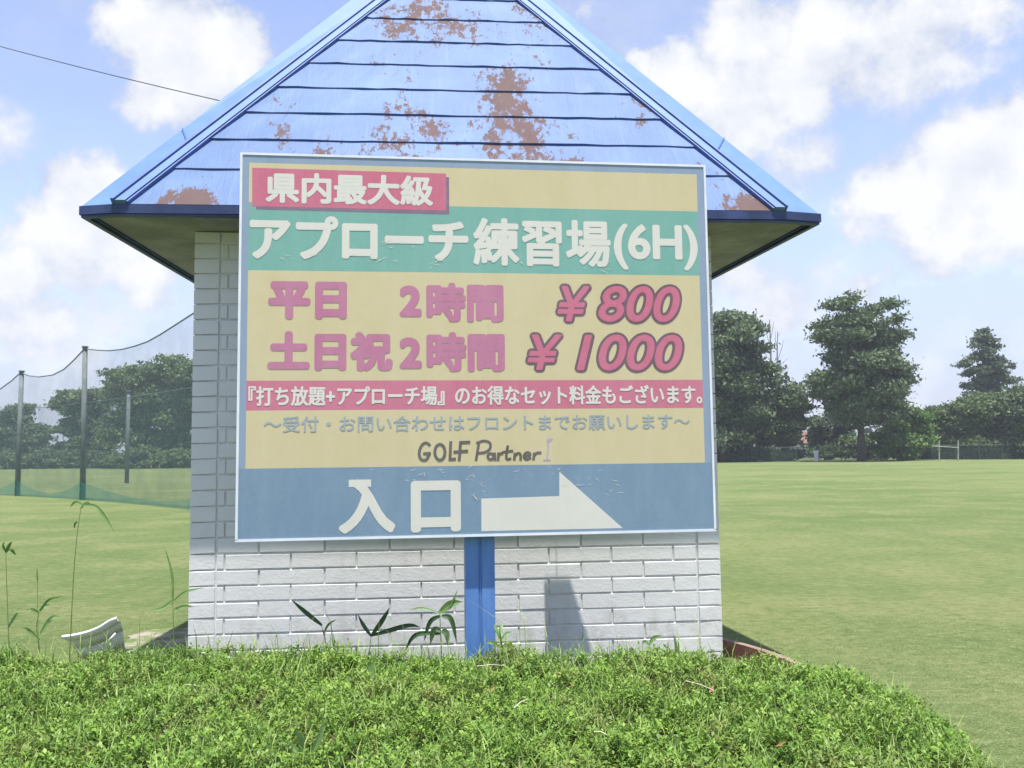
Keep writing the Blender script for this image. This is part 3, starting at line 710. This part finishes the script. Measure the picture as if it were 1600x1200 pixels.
weed('single slanting blade leaf before the white wall, left of the three leaved weed', 4.7, [(513, 1030), (508, 1000), (502, 976)], [(((503, 977), (478, 957), (455, 937)), .012), (((505, 990), (514, 975), (526, 968)), .006, mleaf)], mleafd, .0034)
weed('dark weed of three pointed leaves standing before the white wall', 4.7, [(577, 1030), (578, 1010), (580, 993)],
     [(((580, 994), (568, 977), (559, 960)), .010), (((580, 994), (597, 970), (609, 949)), .013), (((581, 993), (612, 984), (640, 977), (657, 980)), .013)], mleafd, .003)
weed('dark bushy weed close to the left side of the blue post', 4.62, [(690, 1040), (689, 1000), (687, 955)],
     [(((687, 957), (704, 944), (723, 940)), .020, mleaf), (((688, 962), (672, 972), (662, 1003)), .012), (((690, 962), (705, 968), (714, 1005)), .014), (((700, 952), (709, 935), (716, 920)), .004, mleaf), (((688, 985), (678, 985), (672, 1008)), .016), (((690, 985), (698, 990), (700, 1010)), .016), (((686, 958), (660, 950), (640, 953)), .005, mleafp), (((688, 990), (650, 992), (632, 1018)), .012)], mleafd, .004)
weed('fresh leafy sprig at the right foot of the blue post', 4.45, [(783, 1040), (784, 1010), (782, 990)],
     [(((783, 1000), (776, 985), (772, 975)), .009), (((783, 1000), (792, 990), (800, 988)), .009), (((783, 1012), (770, 1004), (760, 1005)), .010), (((784, 1012), (795, 1006), (806, 1012)), .010), (((782, 992), (783, 980), (786, 974)), .008)], mleafp)
weed('small two leaved weed before the lower right bricks', 4.6, [(1016, 1040), (1016, 1020), (1015, 1003)], [(((1015, 1006), (1022, 997), (1034, 993)), .012), (((1015, 1008), (1008, 1002), (1003, 1006)), .008), (((1017, 1022), (1028, 1014), (1034, 1016)), .007)], mleaf)
weed('single upright grass blade near the right end of the wall', 4.6, [(1058, 1040), (1057, 1020)], [(((1057, 1030), (1056, 1010), (1052, 990)), .007)], mleaf)
weed('broad pale leaf rising from the middle of the bed', 3.85, [(585, 1085), (583, 1060)], [(((583, 1070), (580, 1045), (588, 1028)), .012), (((583, 1070), (610, 1074), (645, 1084)), .008), (((583, 1085), (605, 1072), (640, 1078)), .009)], mleafp)
weed('fan of fresh grass blades low in the bed under the left wall', 3.0, [(480, 1195), (480, 1185)], [(((480, 1190), (470, 1155), (462, 1140)), .010), (((480, 1190), (455, 1165), (440, 1160)), .009), (((480, 1190), (500, 1150), (505, 1128)), .009), (((480, 1190), (505, 1170), (525, 1166)), .008), (((478, 1192), (440, 1180), (415, 1186)), .008)], mleafp)
weed('lone pale blade leaning in the bed below the right bricks', 3.4, [(1015, 1160), (1016, 1150)], [(((1016, 1158), (1020, 1140), (1026, 1122)), .008)], mleafp)
weed('slanting grass blade at the right of the bed, low', 3.2, [(1145, 1180), (1147, 1172)], [(((1147, 1176), (1155, 1158), (1170, 1145)), .007)], mleafp)

mdead = varied('dead_leaf', (.24, .115, .06), .35, 40, .8); mtwig = varied('dry_stalk', (.58, .52, .38), .2, 30, .8)
for (x, y) in ((872, 1057), (893, 1077), (768, 1082), (1112, 1083), (1220, 1170)):
    p = onz(x, y, .36); P = []; a0 = random.uniform(0, 6.28)
    s = MB(); L_ = random.uniform(.016, .026); u = Vector((math.cos(a0), math.sin(a0), .3)); v = Vector((-math.sin(a0), math.cos(a0), .5))
    s.face([-u*L_, -v*L_*.4 + Vector((0,0,.004)), u*L_ + Vector((0,0,.008)), v*L_*.4]); s.face([u*L_ + Vector((0,0,.008)), u*L_*1.2 + v*.006, v*L_*.4])
    o = s.build('dead_leaf', mdead); o.location = p + Vector((0, 0, .012)); tag(o, 'small curled orange brown dead leaf lying on the green bed', 'leaf', 'dead leaves lying on the bed')
for (x0, y0, x1, y1) in ((1072, 1064, 1118, 1080), (803, 1106, 825, 1092), (928, 1143, 950, 1149), (1044, 1033, 1064, 1042), (745, 1041, 790, 1040), (290, 1070, 315, 1074)):
    a = onz(x0, y0, .375); b = onz(x1, y1, .375); s = MB(); s.tube([Vector(), (b - a)*.5 + Vector((0, 0, .006)), b - a], [.0019, .0017, .0012], 5)
    o = s.build('dry_stalk', mtwig); o.location = a; tag(o, 'thin dry straw coloured stalk lying across the green bed', 'stalk', 'dry stalks lying on the bed')

# ------------------------------------------------------------------ white curved plastic shell left of the hut
mpl = varied('white_plastic', (.74, .74, .75), .06, 12, .4, .4)
SHY = 5.35
lip = smooth_pts([at(x, y, SHY) for x, y in ((97, 995), (114, 993), (136, 988), (156, 980), (170, 971), (182, 966))], 8)
o0 = at(140, 1010, 5.35); tub = empty('plastic_tub', (o0.x, SHY, 0)); tag(tub, 'white plastic tub with a curved flaring rim lying in the grass left of the hut', 'tub')
s = MB(); rim = MB(); n = len(lip); prev = None
for i, p in enumerate(lip):
    p = p - Vector((o0.x, SHY, 0)); u = i / (n - 1)
    prof = [p + Vector((0, 0, -.004)), p + Vector((-.010*u, .08, -.035)), p + Vector((-.03*u, .16, -.10)), p + Vector((-.05*u, .24, -.18 - .05*u)), p + Vector((-.05*u, .36, -.20 - .06*u))]
    prof = [Vector((q.x, q.y, max(q.z, .01))) for q in prof]
    if prev:
        for k in range(4): s.face([prev[k], q0[k] if False else prof[k], prof[k+1], prev[k+1]])
    prev = prof
so_ = s.build('shell', mpl, tub, True); sm = so_.modifiers.new('solid', 'SOLIDIFY'); sm.thickness = .008
rim.tube([p - Vector((o0.x, SHY, 0)) for p in lip], .0095, 8); rim.build('rim', mpl, tub, True)
hd = MB(); e0 = at(176, 995, SHY - .02) - Vector((o0.x, SHY, 0)); hd.tube([e0 + Vector((-.03, 0, -.03)), e0 + Vector((0, 0, 0)), e0 + Vector((.012, .01, .02))], [.006, .008, .005], 8); hd.build('handle', mpl, tub, True)

# ------------------------------------------------------------------ net along the range, its poles
mpole = varied('grey_green_pole', (.15, .175, .17), .2, 3, .8, .15)
def net_mat(name, c, see):
    m = Mat(name, .8, .1); m.base(c); v = m.noise(1.2, 4, .6); m.seethrough(m.rng(v, .3, .7, see - .05, see + .05)); return m.m
mrope = varied('rope_grey_green', (.16, .20, .19), .15, 4, .8)
N_UP = net_mat('green_net', (.17, .23, .23), .77); N_LOW = net_mat('green_net_double', (.05, .115, .10), .78); N_SK = net_mat('green_net_folded', (.06, .27, .22), .55)
def pole(px, ptop, pbase, Y, r, label):
    a = at(px[1], pbase, Y); a.z = 0; b = at(px[0], ptop, Y); root = empty('net_pole', a); tag(root, label, 'pole', 'poles holding the green net')
    s = MB(); s.tube([(0, 0, -.3), (b - a)*.5, b - a], [r*1.08, r, r*.9], 12); s.build('shaft', mpole, root, True)
    c = MB(); t = b - a; c.tube([t, t + Vector((0, 0, .05))], [r*1.25, r*1.1], 12); c.build('cap', mpole, root, True)
pole((133, 129), 543, 781, 27.85, .085, 'thick grey net pole, nearest one left of the hut')
pole((34, 27), 581, 775, 31.2, .085, 'thick grey net pole near the left edge of the photo')
pole((201, 198), 612, 755, 44.9, .10, 'thin pale net pole standing farther back, right of the thick pole')
line = [(-60, 33.6, 640, 771), (-30, 32.8, 618, 773), (0, 32.0, 608, 774), (18, 31.6, 595, 775), (32, 31.2, 582, 776), (45, 30.7, 587, 776.5), (60, 30.2, 589, 777.5), (82, 29.4, 586, 778), (100, 28.9, 577, 779), (116, 28.4, 562, 780), (132, 27.86, 545, 781.5),
        (150, 27.1, 547, 783), (170, 26.4, 548, 785), (190, 25.7, 546, 788), (210, 25.0, 541, 790), (230, 24.3, 534, 792), (250, 23.6, 523, 794), (275, 22.8, 507, 796), (303, 22.0, 489, 798), (340, 21.2, 464, 801), (400, 20.2, 420, 806)]
net = empty('range_net', (at(132, 781, 27.9).x, 27.9, 0)); tag(net, 'green see-through net sagging between tall poles left of the hut', 'net')
NO = Vector(net.location)
def strip(name, zfun0, zfun1, mat, dy, sub=4):
    s = MB(); pr = None
    for (x, Y, yt, yb) in line:
        Y += dy; T = at(x, yt, Y); B = at(x, yb, Y); z0 = zfun0(x, T.z, Y); z1 = zfun1(x, T.z, Y); pts = [Vector((T.x, Y, z0 + (z1 - z0)*k/sub)) - NO for k in range(sub + 1)]
        if pr:
            for k in range(sub): s.face([pr[k], pts[k], pts[k+1], pr[k+1]])
        pr = pts
    return s.build(name, mat, net)
strip('upper_netting', lambda x, zt, Y: .05, lambda x, zt, Y: zt, N_UP, .12)
strip('lower_netting', lambda x, zt, Y: .02, lambda x, zt, Y: 3.1, N_LOW, .16)
strip('skirt', lambda x, zt, Y: .012, lambda x, zt, Y: .16 + .42*(2*min(abs(((x - 32)/100) % 1), 1 - abs(((x - 32)/100) % 1)) - 1)**2 if x < 132 else .16 + .42*(2*min(abs((x - 132)/230), abs(1 - (x - 132)/230)) - 1)**2, N_SK, -.10, 2)
rp = MB(); rp.tube([at(x, yt, Y + .12) - NO for (x, Y, yt, yb) in line], .022, 5); rp.build('top_rope', mrope, net)
rp = MB(); rp.tube([Vector((at(x, yt, Y + .16).x, Y + .16, 3.1)) - NO for (x, Y, yt, yb) in line], .010, 5); rp.build('middle_rope', mrope, net)

# overhead cable running to the back of the hut's roof
mcab = varied('cable_black', (.05, .055, .06), .2, 5, .6)
A = at(-420, -60, 16.0); B = at(640, 222, 8.25); s = MB(); pts = []
for i in range(41):
    t = i / 40; p = A.lerp(B, t); p.z -= .35 * 4 * t * (1 - t) * .55; pts.append(p)
s.tube(pts, .0055, 6); tag(s.build('overhead_cable', mcab), 'thin dark overhead cable crossing the sky to the back of the blue roof', 'cable')

# ------------------------------------------------------------------ trees
mbark = varied('tree_bark', (.075, .062, .050), .3, 4, .9, .1, .4)
mdeadwood = varied('dead_wood', (.22, .19, .17), .2, 4, .9, .1)
def leafmat(name, lo, hi, tr=.22):
    m = Mat(name, .6, .25); r = m.attr(); n = m.noise(.35, 4, .6)
    c = m.mix(r, lo, hi); c = m.mix(m.rng(n, .42, .72, 0, .5), c, tuple(x*1.25 for x in hi)); m.base(c).translucent(tr); return m.m
L_DARK = leafmat('dark_tree_leaves', (.070, .110, .056), (.145, .195, .088)); L_MID = leafmat('mid_tree_leaves', (.080, .130, .056), (.155, .212, .080))
L_BRI = leafmat('bright_shrub_leaves', (.085, .165, .040), (.165, .265, .070)); L_PALE = leafmat('pale_tree_leaves', (.070, .108, .062), (.125, .165, .090))
def leaves(cl, n, size, mat, parent, flat=.5):
    C = np.array([[*c] for c, r in cl]); Rr_ = np.array([r for c, r in cl]); wgt = Rr_.prod(1) ** .75; wgt /= wgt.sum()
    idx = rng.choice(len(cl), n, p=wgt); v = rng.normal(size=(n, 3)); v /= np.linalg.norm(v, axis=1)[:, None]
    rad = rng.random(n) ** .42; P = C[idx] + v*Rr_[idx]*rad[:, None]*(1 + .10*rng.normal(size=(n, 1)))
    # twig clusters: pull leaves towards random sub-centres so gaps open up
    K = max(40, n // 45); sub = P[rng.integers(0, n, K)]; who = rng.integers(0, K, n); near = sub[who] + np.clip(rng.normal(size=(n, 3)), -1.7, 1.7)*np.minimum(.55, Rr_[idx]*.3)*np.array([1.3, 1.3, .5])
    sel = rng.random(n) < .72; P = np.where(sel[:, None], near, P)
    P[:, 2] = np.maximum(P[:, 2], .05)
    nr = rng.normal(size=(n, 3))*np.array([1, 1, .8]) + np.array([0, 0, flat]); nr /= np.linalg.norm(nr, axis=1)[:, None]
    a = np.cross(nr, rng.normal(size=(n, 3))); a /= np.linalg.norm(a, axis=1)[:, None] + 1e-6; b = np.cross(nr, a)
    s = size*rng.uniform(.55, 1.35, n)[:, None]
    Vv = np.stack([P - a*s, P - b*s*.55, P + a*s, P + b*s*.55], 1).reshape(-1, 3)
    return np_mesh('crown', Vv, 4, mat, parent, np.clip(rng.random(n)*.7 + .3*rng.random(K)[who], 0, 1))
def tree(name, label, base_px, Y, clumps, n, size, mat, trunk_r=.3, depth=.8, group=None, cat='tree', fork=.35, limbs=9, flat=.5, zoom=(3.2, 1100, 440)):
    """clumps: outline clumps of the crown as seen (x, y, radius) in the picture, spread in depth."""
    b = at(base_px[0], base_px[1], Y); b.z = 0; root = empty(name, b); tag(root, label, cat, group); m_px = Y / FPX
    cl = []
    Z, ox, oy = zoom
    mxr = max(c[2] for c in clumps)/Z*m_px
    for (x, y, r) in clumps:
        x, y, r = ox + x/Z, oy + y/Z, r/Z
        p = at(x, y, Y) - b; rr = r*m_px; half = max(.6, mxr*depth*1.6)
        for k in range(3):
            dy = (0, random.uniform(.3, 1)*half, -random.uniform(.3, 1)*half)[k]; sc = .88 if k == 0 else .62
            cl.append(((p.x*(1 if k == 0 else .9) + random.uniform(-.2, .2)*rr*k, dy, p.z + random.uniform(-.15, .1)*rr*k), (rr*sc, rr*sc*1.1, rr*sc*.8)))
    top_z = max(c[0][2] for c in cl); low = min(c[0][2] - c[1][2] for c in cl)
    t = MB(); h1 = max(.8, min(top_z*fork, low + 1.5)); cxm = sum(c[0][0] for c in cl)/len(cl)
    sp = [(0, 0, -.3), (random.uniform(-.1, .1)*trunk_r, 0, h1*.5), (cxm*.15, 0, h1), (cxm*.5, .1, top_z*.62), (cxm*.8, 0, top_z*.9)]
    t.tube(sp, [trunk_r*1.35, trunk_r, trunk_r*.85, trunk_r*.42, trunk_r*.12], 9)
    for k in range(limbs):
        c = random.choice(cl)[0]; z0 = h1 + (top_z*.75 - h1)*random.random()*.7; z0 = min(z0, max(c[2]*.85, h1*.6)); f_ = min(1, max(0, (z0 - h1)/(max(.1, top_z*.62 - h1)))); st_ = Vector((cxm*(.15 + .35*f_), 0, z0))
        e_ = Vector(c); md = st_.lerp(e_, .5) + Vector((0, 0, .12*(e_ - st_).length)); rr = trunk_r*(.38 - .2*f_)
        t.tube([st_, md, e_], [rr, rr*.6, rr*.15], 6)
    t.build('trunk', mbark, root, True)
    leaves(cl, int(n*2.8), size*.60, mat, root, flat)
    return root
GT = 'trees and shrubs along the far edge of the lawn'
tree('broadleaf_tree', 'large lone dark green tree with a bare trunk, right of the hut', (1347, 722), 90.5,
     [(700,110,52),(650,115,40),(610,205,45),(600,265,45),(740,190,70),(850,145,50),(960,195,42),(960,265,50),(690,280,80),(800,280,90),(900,310,65),(680,370,70),(760,400,115),(880,400,105),(975,440,65),(585,470,48),(640,520,85),(760,540,125),(900,530,110),(1005,495,48),(690,620,85),(820,640,120),(925,640,70),(760,675,60),(860,665,60),(600,555,50),(960,670,35),(570,500,35)],
     26000, .34, L_DARK, .42, .9, GT, fork=.16, limbs=18)
tree('broadleaf_tree', 'tallest dark tree mass standing directly right of the sign', (1128, 724), 97,
     [(110,190,50),(180,200,60),(60,230,80),(235,250,45),(130,290,110),(40,330,110),(250,340,60),(100,420,130),(240,430,80),(320,440,55),(20,500,120),(150,540,130),(60,650,130),(200,660,120),(-60,420,130),(-80,600,140),(-120,300,120),(120,760,90),(20,780,100),(350,500,50)],
     26000, .40, L_DARK, .6, .8, GT)
tree('broadleaf_tree', 'round dark tree beside the gap where the brown roof shows', (1228, 722), 99,
     [(430,560,70),(380,600,90),(470,640,40),(330,640,90),(440,700,70),(280,600,80),(370,730,80),(290,740,80),(470,700,40),(400,790,50),(300,790,60),(220,720,70)],
     17000, .36, L_DARK, .5, .8, GT)
r_d = at(1207, 722, 112); r_d.z = 0; dt = empty('dead_tree', r_d); tag(dt, 'bare leafless tree with thin upright branches behind the dark trees', 'tree', GT)
s = MB()
def dl(pts, r0, r1):
    P = [at(1100 + x/3.2, 440 + y/3.2, 112) - r_d for x, y in pts]; n = len(P); s.tube(P, [r0 + (r1 - r0)*i/(n-1) for i in range(n)], 6)
dl([(345,905),(342,600),(335,430),(332,300),(328,190)], .24, .05); dl([(350,700),(366,500),(366,350),(368,250)], .17, .04)
for q in (((334,330),(315,270),(312,240)), ((333,290),(345,230),(350,195)), ((366,400),(390,330),(398,290)), ((366,330),(356,290),(358,250)), ((367,430),(400,400),(420,385)), ((366,470),(400,445),(430,430)), ((335,400),(310,370),(300,350)), ((330,240),(320,215)), ((368,280),(378,255)), ((340,470),(315,440),(305,400))):
    dl(q, .05, .02)
s.build('trunk', mdeadwood, dt)
tree('conifer_tree', 'tall loose tree rising behind the shrubs at the far right', (1540, 718), 118,
     [(1400,252,32),(1382,285,34),(1420,300,39),(1352,320,27),(1455,330,29),(1395,360,51),(1325,395,34),(1470,392,34),(1425,430,56),(1345,448,41),(1300,420,24),(1488,470,44),(1545,422,24),(1400,490,56),(1330,520,32),(1538,492,34),(1455,530,49),(1310,560,24),(1390,560,41),(1420,610,49)],
     5200, .34, L_PALE, .4, .7, GT, fork=.5)
tree('shrub', 'pale grey green shrub behind the gap left of the lone tree', (1290, 722), 104, [(560,700,40),(600,740,60),(650,700,55),(560,770,45),(680,770,60),(620,800,50),(720,720,50),(720,790,45),(560,820,30)], 7000, .30, L_PALE, .15, .8, GT, 'shrub')
tree('shrub', 'bright green rounded shrub directly right of the lone tree trunk', (1418, 723), 94, [(1010,660,45),(960,730,60),(1050,720,70),(1000,790,80),(930,800,60),(1080,790,60),(900,840,45),(1010,850,60),(870,770,35),(1060,670,40)], 10000, .28, L_BRI, .15, .8, GT, 'shrub')
tree('shrub', 'mid green shrub behind the white post frame', (1465, 722), 100, [(1150,660,50),(1190,690,60),(1130,720,60),(1220,740,60),(1150,780,60),(1230,800,60),(1120,830,50),(1210,850,50),(1180,640,30)], 9000, .30, L_MID, .15, .8, GT, 'shrub')
tree('shrub', 'tall green shrub mass between the post frame and the right edge', (1535, 722), 98, [(1280,640,60),(1330,620,70),(1400,600,60),(1300,720,80),(1400,700,90),(1350,800,80),(1460,650,70),(1280,810,60),(1440,800,80),(1450,580,40),(1500,720,80),(1350,590,35)], 14000, .32, L_MID, .25, .8, GT, 'shrub')
tree('shrub', 'broad green shrub mass cut off by the right edge of the photo', (1610, 722), 95, [(1560,560,60),(1600,620,90),(1530,640,70),(1580,720,90),(1660,640,110),(1540,800,80),(1650,760,110),(1590,830,70),(1700,560,90),(1520,590,40)], 14000, .32, L_DARK, .3, .8, GT, 'shrub')
tree('shrub', 'dark undergrowth under the tall trees directly right of the sign', (1160, 723), 98.5, [(80,860,60),(150,870,60),(220,860,60),(290,870,50),(20,860,60),(350,870,45),(180,800,60),(60,800,60),(420,870,40),(470,860,35)], 9000, .30, L_DARK, .12, .8, GT, 'shrub')
tree('shrub', 'dark green undergrowth behind the trunk of the lone tree', (1345, 722), 101, [(620,850,45),(690,850,50),(760,850,50),(840,850,50),(720,800,50),(800,800,50),(560,855,40),(900,860,40)], 7000, .28, L_MID, .12, .8, GT, 'shrub')
tree('shrub', 'shaded low growth behind the right half of the far fence', (1510, 722), 103, [(1080,860,45),(1150,860,45),(1220,860,50),(1300,860,50),(1380,860,50),(1460,860,50),(1540,860,50),(1620,860,60),(1260,810,45),(1420,810,45)], 9000, .30, L_DARK, .12, .8, GT, 'shrub')
ZL = (4, 0, 450)
tree('broadleaf_tree', 'large dark tree behind the net, touching the left side of the hut', (262, 728), 105,
     [(1080,460,60),(1150,480,70),(1020,520,80),(1150,570,100),(930,540,60),(860,520,45),(760,530,60),(700,540,30),(760,610,80),(880,620,110),(1020,650,120),(1150,700,120),(700,680,70),(850,740,120),(1000,790,120),(1150,830,120),(760,820,90),(1250,560,120),(1300,720,130),(720,900,90),(870,920,110),(1020,950,110),(1150,980,100),(880,470,22)],
     26000, .38, L_MID, .6, .7, GT, zoom=ZL)
tree('broadleaf_tree', 'spreading lower tree behind the thick net pole', (120, 728), 112,
     [(440,670,50),(380,700,50),(360,740,35),(480,690,50),(540,700,50),(460,760,60),(590,670,45),(620,740,60),(560,800,70),(440,850,60),(500,880,80),(620,860,80),(400,880,40),(560,960,80),(460,990,60),(380,1000,50),(650,980,80),(640,650,40)],
     15000, .34, L_MID, .4, .8, GT, zoom=ZL)
tree('conifer_tree', 'dark pointed conifer crown at the left edge behind the net', (45, 730), 118,
     [(100,750,35),(60,790,50),(150,740,25),(130,820,60),(30,860,70),(180,870,60),(240,890,50),(90,920,90),(210,960,80),(20,980,90),(130,1020,80),(270,930,40),(280,1010,50),(-40,900,90),(-60,1010,90),(140,770,30)],
     14000, .36, L_DARK, .4, .8, GT, zoom=ZL)
tree('shrub', 'low bushy shrub under the trees behind the thin net pole', (225, 729), 100, [(850,1040,60),(920,1030,70),(1000,1060,60),(780,1060,60),(1100,1050,70),(1180,1060,70),(700,1060,60),(900,1090,45),(820,1095,40),(740,1095,40),(980,1095,45),(1060,1095,45),(1140,1095,45),(1220,1095,45),(1250,1050,70)], 8000, .30, L_MID, .12, .8, GT, 'shrub', zoom=ZL)
tree('shrub', 'low hedge like shrub at the foot of the left trees', (80, 731), 108, [(300,1050,60),(380,1060,60),(450,1050,60),(200,1070,60),(540,1060,60),(100,1070,60),(620,1060,60),(20,1070,60),(-40,1080,60),(60,1105,45),(150,1105,45),(250,1105,45),(340,1100,45),(430,1100,45),(510,1100,45),(600,1100,45),(670,1095,50)], 8000, .30, L_DARK, .12, .8, GT, 'shrub', zoom=ZL)
# woods beyond, so that no gap opens at the horizon when seen from the side
m_far = leafmat('far_wood_leaves', (.035, .055, .032), (.070, .095, .050)); cl = []
for x in np.arange(-420, 420, 9.0):
    yb = 215 + 12*math.sin(x*.05); hgt = 5 + 2.0*math.sin(x*.11) + 1.2*math.sin(x*.31)
    if -72 < x < 44: hgt += 7 + 3*math.sin(x*.19) + 2*math.sin(x*.53)
    for k in range(2): cl.append(((x, yb + k*7, hgt*.45), (6.5, 5, hgt*.62)))
C_ = empty('temporary', (0, 0, 0)); fw = leaves(cl, 40000, .70, m_far, None); bpy.data.objects.remove(C_)
fw.name = 'far_wood'; tag(fw, 'low dark band of woodland along the horizon', 'woods', kind='stuff')

# ------------------------------------------------------------------ far fence, frame, post, house
mfence = net_mat('green_fence_mesh', (.040, .070, .052), .58); mfpost = varied('fence_post_green', (.07, .10, .08), .15, 3)
P0 = at(1140, 722, 96.2); P1 = at(1640, 718, 93); P0.z = P1.z = 0; fe = empty('mesh_fence', P0); tag(fe, 'low green mesh fence running under the trees on the right', 'fence')
dv = P1 - P0; s = MB(); s.face([(0, 0, .05), dv + Vector((0, 0, .05)), dv + Vector((0, 0, 1.55)), (0, 0, 1.55)]); s.build('mesh_panel', mfence, fe)
for i in range(15):
    q = dv*(i/14); s = MB(); s.tube([q + Vector((0, -.05, -.1)), q + Vector((0, -.05, 1.65))], .045, 6); s.build('fence_post', mfpost, fe)
s = MB(); s.tube([Vector((0, -.05, 1.57)), dv + Vector((0, -.05, 1.57))], .03, 5); s.build('top_rail', mfpost, fe)
mfr = varied('weathered_white_wood', (.30, .31, .25), .15, 3, .7)
fb_ = at(1468, 720.5, 88.7); fb_.z = 0; pf = empty('post_frame', fb_); tag(pf, 'pale frame of two posts and a crossbar before the shrubs at far right', 'frame')
for px, pt in ((1467.5, 688), (1497, 688)):
    a = at(px, 720.5, 88.7) - fb_; t = at(px, pt, 88.7) - fb_; s = MB(); s.tube([Vector((a.x, 0, -.1)), Vector((t.x, 0, t.z))], .075, 8); s.build('post', mfr, pf)
a = at(1455, 697, 88.7) - fb_; b = at(1497, 699.5, 88.7) - fb_; s = MB(); s.tube([a + Vector((0, -.14, 0)), b + Vector((0, -.14, 0))], .045, 6); s.build('crossbar', mfr, pf)
q = at(1275.5, 720.5, 94.5); q.z = 0; mk = empty('marker_stake', q); tag(mk, 'short white marker stake at the fence left of the lone tree', 'stake')
s = MB(); s.box((-.22, -.05, -.05), (.22, .05, 1.0)); s.box((-.36, -.06, .95), (.30, .06, 1.18)); o = s.build('board', varied('white_stake_paint', (.72, .70, .70), .06, 3), mk)
q = at(1187, 721, 97); q.z = 0; s = MB(); s.tube([(0, 0, -.05), (0, 0, .12), (0, 0, .26)], [.34, .30, .12], 9)
o = s.build('boundary_stone', varied('pale_stone', (.48, .47, .42), .2, 4, .9)); o.location = q; tag(o, 'small pale stone on the lawn below the dark trees', 'stone')
hq = at(1258, 716, 135); hq.z = 0; hs = empty('far_house', hq); tag(hs, 'far house with a reddish brown roof seen in the gap between the trees', 'house')
mwl = varied('house_wall', (.50, .46, .42), .1, 1, .8); mrf = varied('house_roof_tile', (.19, .105, .082), .2, 1.5, .8, .2, .4)
zt = at(1258, 673, 135).z; ze_ = at(1258, 692, 135).z
s = MB(); s.box((-5, 0, 0), (5, 6, ze_ + .05)); s.build('wall', mwl, hs)
s = MB(); e0 = .5
A_ = [(-5-e0, -e0, ze_), (5+e0, -e0, ze_), (5+e0, 6+e0, ze_), (-5-e0, 6+e0, ze_)]; r0, r1 = (-3.2, 3, zt), (3.2, 3, zt)
s.face([A_[0], A_[1], r1, r0]); s.face([A_[1], A_[2], r1]); s.face([A_[2], A_[3], r0, r1]); s.face([A_[3], A_[0], r0]); s.face(list(reversed(A_)))
s.build('roof', mrf, hs)

# ------------------------------------------------------------------ air
hz = MB(); hz.box((-700, -80, -1.2), (700, 420, 45)); mh = bpy.data.materials.new('air'); mh.use_nodes = True; t_ = mh.node_tree; t_.nodes.clear()
pv = t_.nodes.new('ShaderNodeVolumePrincipled'); pv.inputs['Color'].default_value = (.86, .91, 1, 1); pv.inputs['Density'].default_value = .0006
mo = t_.nodes.new('ShaderNodeOutputMaterial'); t_.links.new(pv.outputs[0], mo.inputs['Volume'])
tag(hz.build('haze', mh), kind='stuff')
